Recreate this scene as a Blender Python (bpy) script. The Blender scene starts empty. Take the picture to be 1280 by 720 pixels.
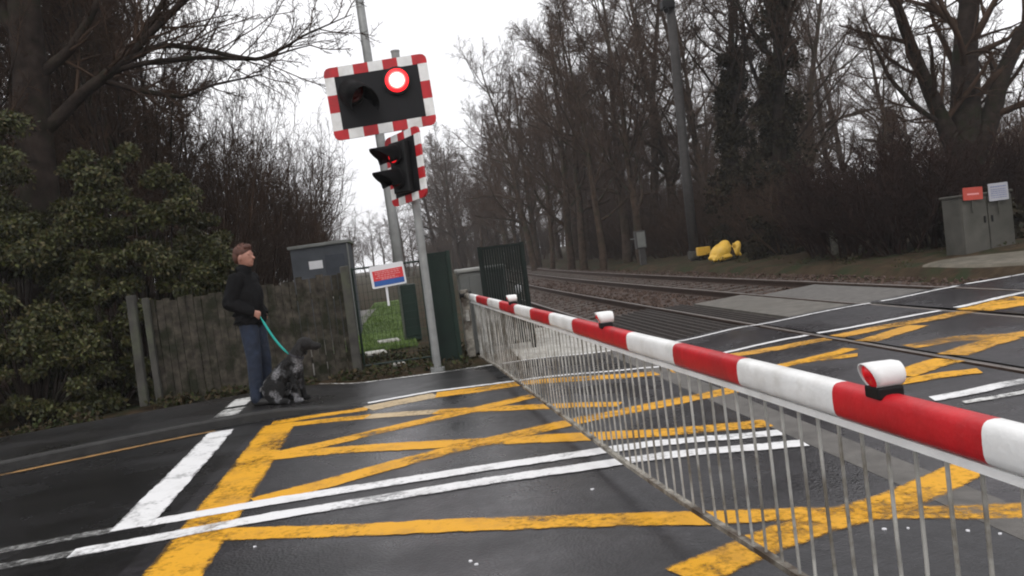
import bpy, bmesh, math, random
import numpy as np
from mathutils import Vector, Matrix, Euler

C = bpy.context.scene.collection
PI = math.pi
# ------------------------------------------------------------------ survey of the place
# world: X runs along the road (towards the tracks), Y across it (away from the camera), Z up
F, PX, PY, EYE = 1000.0, 640.0, 360.0, 1.45
ROLL = math.atan(.125); PITCH = math.atan(43.75*math.cos(ROLL)/F); YAW = math.radians(7)

def ray(x, y):
    a = (x-PX)/F; b = (PY-y)/F
    c, s = math.cos(ROLL), math.sin(ROLL)
    a, b = a*c+b*s, -a*s+b*c
    d = math.cos(PITCH)+b*math.sin(PITCH); z = -math.sin(PITCH)+b*math.cos(PITCH)
    return Vector((d*math.sin(YAW)+a*math.cos(YAW), d*math.cos(YAW)-a*math.sin(YAW), z))

def lerp_table(t, x):
    if x <= t[0][0]: return t[0][1]
    for (a, b), (c, d) in zip(t, t[1:]):
        if x <= c:
            k = (x-a)/(c-a); k = k*k*(3-2*k)
            return b+(d-b)*k
    return t[-1][1]

PROFILE = [(1.2, 0), (2.6, -.055), (3.3, -.03), (4.5, .05), (6.4, .13), (7.6, .195), (9, .23), (12, .29), (40, .4)]
def zp(u): return lerp_table(PROFILE, u)

def gp(x, y):                       # where a sight line meets the ground
    r = ray(x, y); z = 0.0
    for _ in range(12):
        t = (z-EYE)/r.z; z = zp(r.x*t)
    return (r.x*t, r.y*t)

def at(x, y, v):                    # where a sight line reaches distance v across the road
    r = ray(x, y); t = v/r.y
    return Vector((r.x*t, v, EYE+r.z*t))

# ------------------------------------------------------------------ materials
def mat(name, col, rough=.7, metal=0.0, var=.25, scale=6.0, bump=0.0, bscale=60.0, emit=None, estr=0, spec=.5, coord='Object', second=None, sec=(.45,.6)):
    m = bpy.data.materials.new(name); m.use_nodes = True
    n = m.node_tree.nodes; l = m.node_tree.links
    b = n['Principled BSDF']
    b.inputs['Roughness'].default_value = rough; b.inputs['Metallic'].default_value = metal
    b.inputs['Specular IOR Level'].default_value = spec
    tc = n.new('ShaderNodeTexCoord')
    nz = n.new('ShaderNodeTexNoise'); nz.inputs['Scale'].default_value = scale; nz.inputs['Detail'].default_value = 6
    l.new(tc.outputs[coord], nz.inputs['Vector'])
    rp = n.new('ShaderNodeValToRGB')
    c0 = [max(0, c*(1-var)) for c in col]+[1]; c1 = [min(1, c*(1+var)) for c in col]+[1]
    rp.color_ramp.elements[0].position = .3; rp.color_ramp.elements[1].position = .7
    rp.color_ramp.elements[0].color = c0; rp.color_ramp.elements[1].color = c1
    l.new(nz.outputs['Fac'], rp.inputs['Fac'])
    out = rp.outputs['Color']
    if second:
        n2 = n.new('ShaderNodeTexNoise'); n2.inputs['Scale'].default_value = scale*.37; n2.inputs['Detail'].default_value = 8
        n2.inputs['Roughness'].default_value = .65
        l.new(tc.outputs[coord], n2.inputs['Vector'])
        mr = n.new('ShaderNodeMapRange'); mr.inputs['From Min'].default_value = sec[0]; mr.inputs['From Max'].default_value = sec[1]
        l.new(n2.outputs['Fac'], mr.inputs['Value'])
        mx = n.new('ShaderNodeMix'); mx.data_type = 'RGBA'
        l.new(mr.outputs['Result'], mx.inputs['Factor']); l.new(out, mx.inputs['A'])
        mx.inputs['B'].default_value = (*second, 1); out = mx.outputs['Result']
    l.new(out, b.inputs['Base Color'])
    if bump:
        nb = n.new('ShaderNodeTexNoise'); nb.inputs['Scale'].default_value = bscale; nb.inputs['Detail'].default_value = 4
        l.new(tc.outputs[coord], nb.inputs['Vector'])
        bp = n.new('ShaderNodeBump'); bp.inputs['Strength'].default_value = bump; bp.inputs['Distance'].default_value = .02
        l.new(nb.outputs['Fac'], bp.inputs['Height']); l.new(bp.outputs['Normal'], b.inputs['Normal'])
    if emit:
        b.inputs['Emission Color'].default_value = (*emit, 1); b.inputs['Emission Strength'].default_value = estr
    return m

def leaf_mat(name, cols, rough=.55, spec=.3):
    m = bpy.data.materials.new(name); m.use_nodes = True
    n = m.node_tree.nodes; l = m.node_tree.links; b = n['Principled BSDF']
    g = n.new('ShaderNodeNewGeometry'); rp = n.new('ShaderNodeValToRGB')
    els = rp.color_ramp.elements
    while len(els) < len(cols): els.new(.5)
    for i, c in enumerate(cols):
        els[i].position = i/(len(cols)-1); els[i].color = (*c, 1)
    l.new(g.outputs['Random Per Island'], rp.inputs['Fac']); l.new(rp.outputs['Color'], b.inputs['Base Color'])
    b.inputs['Roughness'].default_value = rough; b.inputs['Specular IOR Level'].default_value = spec
    return m

def asphalt(name, lo, hi, patch, rough0, rough1):
    m = bpy.data.materials.new(name); m.use_nodes = True
    n = m.node_tree.nodes; l = m.node_tree.links; b = n['Principled BSDF']
    tc = n.new('ShaderNodeTexCoord')
    big = n.new('ShaderNodeTexNoise'); big.inputs['Scale'].default_value = .55; big.inputs['Detail'].default_value = 7; big.inputs['Roughness'].default_value = .6
    fine = n.new('ShaderNodeTexVoronoi'); fine.inputs['Scale'].default_value = 62
    mid = n.new('ShaderNodeTexNoise'); mid.inputs['Scale'].default_value = 14; mid.inputs['Detail'].default_value = 6
    for q in (big, fine, mid): l.new(tc.outputs['Object'], q.inputs['Vector'])
    r1 = n.new('ShaderNodeValToRGB'); r1.color_ramp.elements[0].position = .35; r1.color_ramp.elements[1].position = .68
    r1.color_ramp.elements[0].color = (*lo, 1); r1.color_ramp.elements[1].color = (*hi, 1)
    l.new(big.outputs['Fac'], r1.inputs['Fac'])
    mx = n.new('ShaderNodeMix'); mx.data_type = 'RGBA'; mx.blend_type = 'MULTIPLY'; mx.inputs['Factor'].default_value = .6
    r2 = n.new('ShaderNodeValToRGB'); r2.color_ramp.elements[0].color = (.35, .35, .35, 1); r2.color_ramp.elements[1].color = (1.7, 1.7, 1.7, 1)
    r2.color_ramp.elements[0].position = .25; r2.color_ramp.elements[1].position = .75
    l.new(mid.outputs['Fac'], r2.inputs['Fac']); l.new(r1.outputs['Color'], mx.inputs['A']); l.new(r2.outputs['Color'], mx.inputs['B'])
    m3 = n.new('ShaderNodeMix'); m3.data_type = 'RGBA'
    r3 = n.new('ShaderNodeMapRange'); r3.inputs['From Min'].default_value = .0; r3.inputs['From Max'].default_value = .16
    r3.inputs['To Min'].default_value = .6; r3.inputs['To Max'].default_value = 0
    l.new(fine.outputs['Distance'], r3.inputs['Value']); l.new(r3.outputs['Result'], m3.inputs['Factor'])
    l.new(mx.outputs['Result'], m3.inputs['A']); m3.inputs['B'].default_value = (*patch, 1)
    mp = n.new('ShaderNodeMapping'); mp.inputs['Scale'].default_value = (.10, 1.3, 1); l.new(tc.outputs['Object'], mp.inputs['Vector'])
    st = n.new('ShaderNodeTexNoise'); st.inputs['Scale'].default_value = 1.6; st.inputs['Detail'].default_value = 5; l.new(mp.outputs['Vector'], st.inputs['Vector'])
    r4 = n.new('ShaderNodeValToRGB'); r4.color_ramp.elements[0].position = .36; r4.color_ramp.elements[1].position = .66
    r4.color_ramp.elements[0].color = (.72, .72, .72, 1); r4.color_ramp.elements[1].color = (1.35, 1.33, 1.32, 1); l.new(st.outputs['Fac'], r4.inputs['Fac'])
    m5 = n.new('ShaderNodeMix'); m5.data_type = 'RGBA'; m5.blend_type = 'MULTIPLY'; m5.inputs['Factor'].default_value = 1
    l.new(m3.outputs['Result'], m5.inputs['A']); l.new(r4.outputs['Color'], m5.inputs['B'])
    l.new(m5.outputs['Result'], b.inputs['Base Color'])
    rr = n.new('ShaderNodeMapRange'); rr.inputs['From Min'].default_value = .42; rr.inputs['From Max'].default_value = .60
    rr.inputs['To Min'].default_value = rough0; rr.inputs['To Max'].default_value = rough1
    l.new(big.outputs['Fac'], rr.inputs['Value']); l.new(rr.outputs['Result'], b.inputs['Roughness'])
    b.inputs['Specular IOR Level'].default_value = .5
    bp = n.new('ShaderNodeBump'); bp.inputs['Strength'].default_value = .35; bp.inputs['Distance'].default_value = .005
    l.new(fine.outputs['Distance'], bp.inputs['Height']); l.new(bp.outputs['Normal'], b.inputs['Normal'])
    return m

def paint(name, col, wear=.5, dirty=(.10, .07, .05), amount=(.56, .66)):
    """road paint: worn through in blotches (transparent there, so the asphalt shows)"""
    m = bpy.data.materials.new(name); m.use_nodes = True
    n = m.node_tree.nodes; l = m.node_tree.links; b = n['Principled BSDF']
    b.inputs['Roughness'].default_value = .55; b.inputs['Specular IOR Level'].default_value = .3
    tc = n.new('ShaderNodeTexCoord')
    a = n.new('ShaderNodeTexNoise'); a.inputs['Scale'].default_value = 1.3; a.inputs['Detail'].default_value = 9; a.inputs['Roughness'].default_value = .72
    c = n.new('ShaderNodeTexNoise'); c.inputs['Scale'].default_value = 22; c.inputs['Detail'].default_value = 5; c.inputs['Roughness'].default_value = .7
    d = n.new('ShaderNodeTexNoise'); d.inputs['Scale'].default_value = 3.1; d.inputs['Detail'].default_value = 8; d.inputs['Roughness'].default_value = .7
    for q in (a, c, d): l.new(tc.outputs['Object'], q.inputs['Vector'])
    mx = n.new('ShaderNodeMix'); mx.data_type = 'RGBA'
    mr = n.new('ShaderNodeMapRange'); mr.inputs['From Min'].default_value = .5; mr.inputs['From Max'].default_value = .72
    mr.inputs['To Max'].default_value = .65
    l.new(d.outputs['Fac'], mr.inputs['Value']); l.new(mr.outputs['Result'], mx.inputs['Factor'])
    mx.inputs['A'].default_value = (*col, 1); mx.inputs['B'].default_value = (*dirty, 1)
    l.new(mx.outputs['Result'], b.inputs['Base Color'])
    ad = n.new('ShaderNodeMath'); ad.operation = 'MULTIPLY_ADD'; ad.inputs[1].default_value = .35
    l.new(c.outputs['Fac'], ad.inputs[0])
    sc = n.new('ShaderNodeMath'); sc.operation = 'MULTIPLY'; sc.inputs[1].default_value = .72
    l.new(a.outputs['Fac'], sc.inputs[0]); l.new(sc.outputs[0], ad.inputs[2])
    at_ = n.new('ShaderNodeAttribute'); at_.attribute_name = 'across'       # the edges chip first
    eg = n.new('ShaderNodeMapRange'); eg.inputs['From Min'].default_value = 0; eg.inputs['From Max'].default_value = .22
    eg.inputs['To Min'].default_value = .11; eg.inputs['To Max'].default_value = 0
    l.new(at_.outputs['Fac'], eg.inputs['Value'])
    a2 = n.new('ShaderNodeMath'); a2.operation = 'ADD'; l.new(ad.outputs[0], a2.inputs[0]); l.new(eg.outputs['Result'], a2.inputs[1]); ad = a2
    al = n.new('ShaderNodeMapRange'); al.inputs['From Min'].default_value = amount[0]; al.inputs['From Max'].default_value = amount[1]
    al.inputs['To Min'].default_value = 1; al.inputs['To Max'].default_value = 1-wear
    l.new(ad.outputs[0], al.inputs['Value']); l.new(al.outputs['Result'], b.inputs['Alpha'])
    return m

M = {}
M['road'] = asphalt('road_asphalt', (.0175, .017, .019), (.030, .0287, .0315), (.085, .08, .085), .44, .15)
M['road_dark'] = asphalt('dimmed_road_asphalt', (.0095, .0095, .0105), (.0155, .015, .0162), (.045, .042, .045), .40, .16)  # same asphalt darkened in colour for the dimmer left side
M['crossing'] = asphalt('crossing_panels', (.021, .019, .022), (.034, .031, .034), (.075, .07, .075), .42, .14)
M['footway'] = asphalt('footway_asphalt', (.0125, .0122, .0128), (.021, .020, .0205), (.045, .042, .042), .44, .2)
M['yellow'] = paint('yellow_paint', (.68, .335, .014), .9, (.26, .13, .035), (.53, .65))
M['yellow_old'] = paint('faded_yellow_paint', (.60, .30, .03), .85, (.16, .10, .06), (.5, .62))
M['yellow_dull'] = paint('dull_worn_yellow', (.30, .17, .06), .85, (.14, .08, .04), (.52, .64))
M['yellow_pale'] = paint('sheen_pale_yellow_paint', (.52, .40, .24), .8, (.30, .22, .13), (.52, .64))  # pale wet sheen of the road put into the paint colour
M['white_worn'] = paint('worn_grey_paint', (.36, .36, .35), .9, (.09, .09, .085), (.44, .58))
M['white'] = paint('white_road_paint', (.74, .74, .74), .7, (.40, .39, .38))
M['white_thin'] = paint('thin_white_paint', (.62, .62, .60), .85, (.30, .28, .26), (.5, .6))
M['kerb'] = mat('kerb_concrete', (.022, .021, .020), .8, var=.35, scale=9, bump=.3)
M['earth'] = mat('earth_litter', (.042, .029, .017), .95, spec=.1, var=.45, scale=3.5, bump=.9, bscale=25, second=(.022, .028, .012), sec=(.48, .6))
M['ballast'] = mat('ballast_stone', (.058, .035, .026), .95, var=.55, scale=22, bump=1.0, bscale=30, second=(.045, .034, .028), sec=(.45, .62))
M['stone'] = leaf_mat('loose_ballast', [(.034, .020, .014), (.062, .038, .028), (.10, .068, .053), (.048, .028, .021)], .9)
M['gravel'] = mat('pale_verge_gravel', (.12, .105, .08), .95, var=.3, scale=5, bump=.6, bscale=50, second=(.075, .065, .045), sec=(.45, .62))
M['concrete'] = mat('pale_concrete', (.115, .105, .09), .6, var=.3, scale=5, bump=.3, second=(.085, .075, .06), sec=(.48, .66))
M['concrete_dark'] = mat('old_concrete', (.052, .049, .043), .95, var=.35, scale=7, bump=.3, second=(.07, .075, .05), sec=(.48, .64))
M['beam'] = mat('edge_beam_concrete', (.105, .098, .09), .85, var=.25, scale=8, bump=.3)
M['rail_top'] = mat('polished_rail_head', (.28, .25, .23), .35, .8, var=.2)
M['rail_side'] = mat('rusty_rail', (.055, .032, .022), .85, .2, var=.3, scale=20)
M['sleeper'] = mat('sleeper_concrete', (.075, .06, .051), .9, var=.3, scale=9, bump=.3, second=(.045, .034, .028), sec=(.42, .62))
M['timber_dark'] = mat('dark_guard_timber', (.033, .025, .021), .8, var=.4, scale=14, bump=.3)
M['grass'] = leaf_mat('grass_blades', [(.07, .12, .022), (.10, .165, .03), (.08, .10, .03)], .7)
M['grass_ground'] = mat('lawn', (.09, .145, .03), .95, var=.35, scale=9, bump=.6, bscale=80)
M['red'] = mat('red_reflective', (.47, .006, .012), .45, var=.18, scale=7, bump=.12, bscale=45, second=(.27, .012, .014), sec=(.5, .72))
M['boomwhite'] = mat('white_reflective', (.78, .78, .77), .4, var=.08, scale=7, bump=.12, bscale=45, second=(.56, .545, .51), sec=(.5, .7))
M['galv'] = mat('galvanised_steel', (.46, .45, .42), .5, .35, var=.3, scale=9, second=(.17, .15, .12), sec=(.46, .62))
M['rustgalv'] = mat('grimy_galvanised', (.30, .28, .24), .6, .4, var=.4, scale=12, second=(.07, .05, .035), sec=(.45, .6))
M['black'] = mat('black_housing', (.006, .006, .0065), .55, var=.2, spec=.25)
M['blackboard'] = mat('black_backboard', (.008, .008, .0095), .6, var=.25, scale=3, spec=.25)
M['hoodblack'] = mat('black_hood', (.003, .003, .0035), .8, var=.2, spec=.15)
M['lens_red'] = mat('red_reflector_lens', (.55, .005, .01), .15, var=.1, emit=(1, .02, .03), estr=.12)
M['lens_off'] = mat('unlit_red_lens', (.10, .004, .004), .15, var=.1)
M['lit_core'] = mat('lit_lamp_core', (.9, .5, .45), .3, var=0, emit=(1, .55, .50), estr=6)
M['lit_rim'] = mat('lit_lamp_rim', (.8, .02, .02), .3, var=0, emit=(1, .006, .012), estr=1.9)  # glowing rim stands in for the red bloom round the lamp
M['lit_mid'] = mat('lit_lamp_edge', (.9, .2, .2), .3, var=0, emit=(1, .16, .14), estr=2.2)
M['lit_dim'] = mat('lit_side_lamp', (.8, .02, .02), .3, var=0, emit=(1, .01, .02), estr=.7)
M['post_grey'] = mat('grey_painted_post', (.26, .265, .26), .5, .2, var=.15, scale=8)
M['green'] = mat('dark_green_steel', (.007, .019, .0135), .5, spec=.3, var=.3, scale=4)
M['green_dark'] = mat('blackish_green_steel', (.0035, .008, .006), .6, spec=.25, var=.3, scale=4)
M['cab_grey'] = mat('grey_cabinet', (.17, .175, .165), .5, .1, var=.15, scale=4, second=(.11, .11, .095), sec=(.5, .66))
M['cab_lid'] = mat('pale_cabinet_lid', (.30, .30, .28), .55, var=.15)
M['cab_green'] = mat('grey_green_cabinet', (.066, .062, .052), .7, var=.2, scale=3, second=(.036, .036, .027), sec=(.45, .65))
M['fencewood'] = mat('weathered_fence_boards', (.050, .043, .034), .95, var=.65, scale=9, bump=.4, bscale=30, second=(.017, .018, .010), sec=(.46, .6), spec=.2)
M['mast'] = mat('dull_mast_steel', (.05, .046, .044), .7, .2, var=.2, scale=6)
M['notice'] = mat('dull_white_notice', (.36, .36, .39), .6, var=.06)
M['hut'] = mat('slate_grey_hut_wall', (.055, .061, .072), .7, var=.25, scale=3)
M['hutdoor'] = mat('blue_grey_hut_door', (.032, .038, .05), .6, var=.15)
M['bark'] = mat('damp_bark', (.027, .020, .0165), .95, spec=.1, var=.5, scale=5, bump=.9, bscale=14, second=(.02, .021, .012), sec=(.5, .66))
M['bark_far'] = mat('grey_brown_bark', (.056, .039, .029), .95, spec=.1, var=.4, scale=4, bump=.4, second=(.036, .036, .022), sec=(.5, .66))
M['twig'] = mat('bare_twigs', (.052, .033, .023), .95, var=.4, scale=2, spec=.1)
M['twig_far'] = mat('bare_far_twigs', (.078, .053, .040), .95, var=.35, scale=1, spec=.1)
M['twig_red'] = mat('reddish_stems', (.030, .018, .0145), .95, var=.35, scale=2, spec=.1)
M['laurel'] = leaf_mat('evergreen_leaves', [(.011, .014, .0045), (.030, .036, .009), (.066, .072, .017), (.038, .034, .011), (.090, .072, .025)], .5, .3)
M['ivy'] = leaf_mat('ivy_leaves', [(.012, .010, .006), (.024, .020, .011), (.040, .031, .018)], .8, .1)
M['litter'] = leaf_mat('weeds_and_litter', [(.020, .030, .009), (.04, .05, .015), (.04, .027, .013), (.075, .055, .03), (.02, .017, .011)], .8, .2)
M['conifer'] = leaf_mat('brown_conifer', [(.045, .022, .017), (.06, .032, .022), (.035, .024, .016)], .8, .2)
M['yellowsheet'] = mat('yellow_sheet', (.72, .44, .055), .5, var=.12, scale=4, second=(.50, .29, .03), sec=(.5, .7))
M['yellowbox'] = mat('yellow_box_paint', (.66, .38, .04), .5, var=.1)
M['signwhite'] = mat('white_sign', (.72, .72, .74), .5, var=.04)
M['signred'] = mat('red_sign_panel', (.62, .03, .035), .5, var=.06)
M['signpink'] = mat('pale_sign_text', (.70, .30, .30), .5, var=.04)
M['signblue'] = mat('blue_sign_panel', (.02, .09, .32), .5, var=.06)
M['signtext'] = mat('blue_grey_text', (.16, .18, .30), .6, var=.1)
M['signorange'] = mat('orange_red_sign', (.42, .055, .035), .6, var=.12)
M['skin'] = mat('skin', (.34, .165, .12), .6, var=.08, scale=14)
M['hair'] = mat('reddish_brown_hair', (.075, .024, .012), .6, var=.4, scale=40, bump=.5, bscale=120)
M['jacket'] = mat('black_jacket', (.0045, .0045, .0052), .85, spec=.15, var=.3, scale=9, bump=1.0, bscale=13)
M['jeans'] = mat('blue_jeans', (.011, .018, .036), .9, var=.4, scale=9, bump=1.0, bscale=16)
M['shoe'] = mat('dark_shoes', (.012, .011, .010), .6, var=.2)
M['lead'] = mat('teal_lead', (.015, .40, .36), .5, var=.1)
M['collar'] = mat('dark_collar', (.02, .02, .03), .5)
M['pale_bark'] = mat('pale_stump', (.17, .16, .13), .9, var=.4, scale=9, bump=.5)
M['trough'] = mat('ribbed_grey_guard', (.46, .45, .42), .85, var=.15, scale=6, second=(.30, .285, .25), sec=(.45, .62))

def dog_coat():
    m = bpy.data.materials.new('mottled_coat'); m.use_nodes = True
    n = m.node_tree.nodes; l = m.node_tree.links; b = n['Principled BSDF']; b.inputs['Roughness'].default_value = .9
    tc = n.new('ShaderNodeTexCoord')
    a = n.new('ShaderNodeTexNoise'); a.inputs['Scale'].default_value = 5.5; a.inputs['Detail'].default_value = 3
    c = n.new('ShaderNodeTexNoise'); c.inputs['Scale'].default_value = 55; c.inputs['Detail'].default_value = 4
    for q in (a, c): l.new(tc.outputs['Object'], q.inputs['Vector'])
    r = n.new('ShaderNodeValToRGB'); r.color_ramp.elements[0].position = .49; r.color_ramp.elements[1].position = .56
    r.color_ramp.elements[0].color = (.010, .009, .010, 1); r.color_ramp.elements[1].color = (1, 1, 1, 1)
    l.new(a.outputs['Fac'], r.inputs['Fac'])
    r2 = n.new('ShaderNodeValToRGB'); r2.color_ramp.elements[0].position = .38; r2.color_ramp.elements[1].position = .66
    r2.color_ramp.elements[0].color = (.05, .05, .055, 1); r2.color_ramp.elements[1].color = (.22, .22, .23, 1)
    l.new(c.outputs['Fac'], r2.inputs['Fac'])
    mu = n.new('ShaderNodeMix'); mu.data_type = 'RGBA'; mu.blend_type = 'MULTIPLY'; mu.inputs['Factor'].default_value = 1
    l.new(r.outputs['Color'], mu.inputs['A']); l.new(r2.outputs['Color'], mu.inputs['B'])
    sp = n.new('ShaderNodeSeparateXYZ'); l.new(tc.outputs['Object'], sp.inputs['Vector'])
    mr = n.new('ShaderNodeMapRange'); mr.inputs['From Min'].default_value = .49; mr.inputs['From Max'].default_value = .54
    l.new(sp.outputs['Z'], mr.inputs['Value'])                 # the head and neck are black
    mx = n.new('ShaderNodeMix'); mx.data_type = 'RGBA'; l.new(mr.outputs['Result'], mx.inputs['Factor'])
    l.new(mu.outputs['Result'], mx.inputs['A']); mx.inputs['B'].default_value = (.009, .008, .008, 1)
    l.new(mx.outputs['Result'], b.inputs['Base Color'])
    bp = n.new('ShaderNodeBump'); bp.inputs['Strength'].default_value = .8; bp.inputs['Distance'].default_value = .02
    l.new(c.outputs['Fac'], bp.inputs['Height']); l.new(bp.outputs['Normal'], b.inputs['Normal'])
    return m
M['dog'] = dog_coat()

# ------------------------------------------------------------------ mesh helpers
class MB:
    def __init__(s): s.v = []; s.f = []; s.m = []
    def add(s, vs, fs, mi=0):
        o = len(s.v); s.v += [tuple(v) for v in vs]
        for f in fs: s.f.append(tuple(o+i for i in f)); s.m.append(mi)
    def box(s, c, size, rot=None, mi=0, bevel=0):
        x, y, z = [k/2 for k in size]; R = rot or Matrix.Identity(3); c = Vector(c)
        if not bevel:
            vs = [R@Vector((a*x, b*y, d*z))+c for d in (-1, 1) for (a, b) in ((-1, -1), (1, -1), (1, 1), (-1, 1))]
            s.add(vs, [(3, 2, 1, 0), (4, 5, 6, 7), (0, 1, 5, 4), (1, 2, 6, 5), (2, 3, 7, 6), (3, 0, 4, 7)], mi)
        else:
            q = min(bevel, x*.9, y*.9, z*.9)
            bm = bmesh.new(); bmesh.ops.create_cube(bm, size=1)
            for v in bm.verts: v.co = Vector((v.co.x*2*x, v.co.y*2*y, v.co.z*2*z))
            bmesh.ops.bevel(bm, geom=bm.edges[:], offset=q, segments=2, affect='EDGES', profile=.5)
            bm.verts.index_update()
            s.add([R@v.co+c for v in bm.verts], [[v.index for v in f.verts] for f in bm.faces], mi); bm.free()
    def tube(s, pts, rad, n=8, mi=0, cap=True):
        pts = [Vector(p) for p in pts]
        if not hasattr(rad, '__len__'): rad = [rad]*len(pts)
        vs = []; N = len(pts); up = None
        for i, p in enumerate(pts):
            t = (pts[min(i+1, N-1)]-pts[max(i-1, 0)]).normalized()
            if up is None: up = Vector((0, 0, 1)) if abs(t.z) < .9 else Vector((1, 0, 0))
            a = t.cross(up).normalized(); b = a.cross(t); up = b
            for k in range(n):
                w = 2*PI*k/n; vs.append(p+(a*math.cos(w)+b*math.sin(w))*rad[i])
        fs = [(i*n+k, i*n+(k+1) % n, (i+1)*n+(k+1) % n, (i+1)*n+k) for i in range(N-1) for k in range(n)]
        if cap: fs += [tuple(range(n))[::-1], tuple((N-1)*n+k for k in range(n))]
        s.add(vs, fs, mi)
    def loft(s, rings, mi=0, closed=True, cap=True):
        n = len(rings[0]); vs = [p for r in rings for p in r]; N = len(rings)
        K = n if closed else n-1
        fs = [(i*n+k, i*n+(k+1) % n, (i+1)*n+(k+1) % n, (i+1)*n+k) for i in range(N-1) for k in range(K)]
        if cap and closed: fs += [tuple(range(n))[::-1], tuple((N-1)*n+k for k in range(n))]
        s.add(vs, fs, mi)
    def prism(s, poly, a, b, fn, mi=0):          # extrude a 2-D outline from a to b; fn(x, y, t) -> point
        n = len(poly)
        vs = [fn(x, y, a) for x, y in poly]+[fn(x, y, b) for x, y in poly]
        fs = [tuple(range(n))[::-1], tuple(range(n, 2*n))]+[(k, (k+1) % n, n+(k+1) % n, n+k) for k in range(n)]
        s.add(vs, fs, mi)
    def build(s, name, mats, parent=None, smooth=False, origin=None):
        me = bpy.data.meshes.new(name)
        if not isinstance(mats, (list, tuple)): mats = [mats]
        o = Vector(origin) if origin is not None else (parent_loc(parent) if parent else Vector((0, 0, 0)))
        me.from_pydata([(v[0]-o.x, v[1]-o.y, v[2]-o.z) for v in s.v], [], s.f)
        for m in mats: me.materials.append(m)
        if len(mats) > 1: me.polygons.foreach_set('material_index', s.m)
        bm = bmesh.new(); bm.from_mesh(me); bmesh.ops.recalc_face_normals(bm, faces=bm.faces[:]); bm.to_mesh(me); bm.free()
        if smooth: me.polygons.foreach_set('use_smooth', [True]*len(me.polygons))
        me.update()
        return link(name, me, parent, o)

WL = {}
def parent_loc(p):
    return WL[p.name]
def link(name, me, parent=None, o=None):
    ob = bpy.data.objects.new(name, me); C.objects.link(ob)
    o = Vector(o) if o is not None else Vector((0, 0, 0))
    if parent:
        ob.parent = parent; ob.location = o-parent_loc(parent)
    else: ob.location = o
    WL[ob.name] = o
    return ob
def tag(o, label=None, cat=None, group=None, kind=None):
    if label: o['label'] = label
    if cat: o['category'] = cat
    if group: o['group'] = group
    if kind: o['kind'] = kind
    return o
def thing(name, loc, label, cat, group=None):
    o = bpy.data.objects.new(name, None); C.objects.link(o); o.location = loc; o.empty_display_size = .2
    WL[o.name] = Vector(loc)
    return tag(o, label, cat, group)
def structure(o): o['kind'] = 'structure'; return o
def copy_thing(src, loc, rz, sc, label, group):
    r = src.copy(); C.objects.link(r); r.location = loc; r.rotation_euler = (0, 0, rz); r.scale = sc
    r['label'] = label
    if group: r['group'] = group
    elif 'group' in r: del r['group']
    for ch in list(src.children):
        c = ch.copy(); C.objects.link(c); c.parent = r
        for g in ch.children:
            d = g.copy(); C.objects.link(d); d.parent = c
    return r

def grid_sheet(name, us, vfun, zfun, m, nv):
    """a sheet following the ground: us stations, vfun(u) -> (v0, v1)"""
    b = MB(); vs = []; fs = []
    for u in us:
        v0, v1 = vfun(u)
        for j in range(nv+1):
            v = v0+(v1-v0)*j/nv; vs.append((u, v, zfun(u, v)))
    for i in range(len(us)-1):
        for j in range(nv):
            a = i*(nv+1)+j; fs.append((a, a+nv+1, a+nv+2, a+1))
    b.add(vs, fs); return b.build(name, m, smooth=True)

def frange(a, b, s):
    n = max(1, int(round((b-a)/s))); return [a+(b-a)*i/n for i in range(n+1)]

# ------------------------------------------------------------------ ground, road, footway
KERB = [(-60, -21), (-30, -4.5), (-12, 4.6), (-7, 6.7), (-4.1, 7.98), (-2.6, 8.62), (-1.95, 8.78), (-1.2, 8.86), (-.65, 8.95), (60, 8.95)]
def lin(t, x):
    for (a, b), (c, d) in zip(t, t[1:]):
        if x <= c: return b+(d-b)*(x-a)/(c-a)
    return t[-1][1]
def vk(u): return lin(KERB, u)
def bend(u): return vk(u)-8.95
def curve(v): return 0 if v < 20 else (v-20)**2*.0008 if v < 150 else 13.5+(v-150)*.2
def rise(u):                                     # the footway is raised until the dropped kerb at the crossing
    k = min(1, max(0, (-.75-u)/1.0)); return .09*k*k*(3-2*k)

random.seed(5)
us = frange(-60, -12, 3)[:-1]+frange(-12, -2, .5)[:-1]+frange(-2, 12, .2)[:-1]+frange(12, 60, 3)
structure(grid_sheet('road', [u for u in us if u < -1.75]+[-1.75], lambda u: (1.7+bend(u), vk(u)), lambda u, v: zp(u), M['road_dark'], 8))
structure(grid_sheet('road', [-1.75]+[u for u in us if -1.7 < u <= 2.45]+[2.45], lambda u: (1.7+bend(u), vk(u)), lambda u, v: zp(u), M['road'], 8))
structure(grid_sheet('road', [9.2]+[u for u in us if u > 9.25], lambda u: (1.7, 8.95), lambda u, v: zp(u), M['road'], 8))
# panels of the crossing between and beside the rails: the gaps are the flangeways
RU = [3.3, 4.62, 6.25, 7.55]
V0, V1 = -.3, 10.68
for a, b in ((2.72, RU[0]-.065), (RU[0]+.12, RU[1]-.12), (RU[1]+.065, RU[2]-.065), (RU[2]+.12, RU[3]-.12), (RU[3]+.065, 9.2)):
    structure(grid_sheet('crossing_surface', frange(a, b, .2), lambda u: (V0, V1), lambda u, v: zp(u), M['crossing'], 8))
b = MB(); b.prism([(2.452, -.25), (2.718, -.25), (2.718, .004), (2.452, .004)], V0, V1, lambda x, z, t: Vector((x, t, zp(2.6)+z)))
structure(b.build('edge_beam', M['beam']))
b = MB(); b.prism([(2.76, -.40), (9.2, -.40), (9.2, -.15), (2.76, -.15)], V0, V1, lambda x, z, t: Vector((x, t, z)))
structure(b.build('crossing_bed', M['rail_side']))

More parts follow.
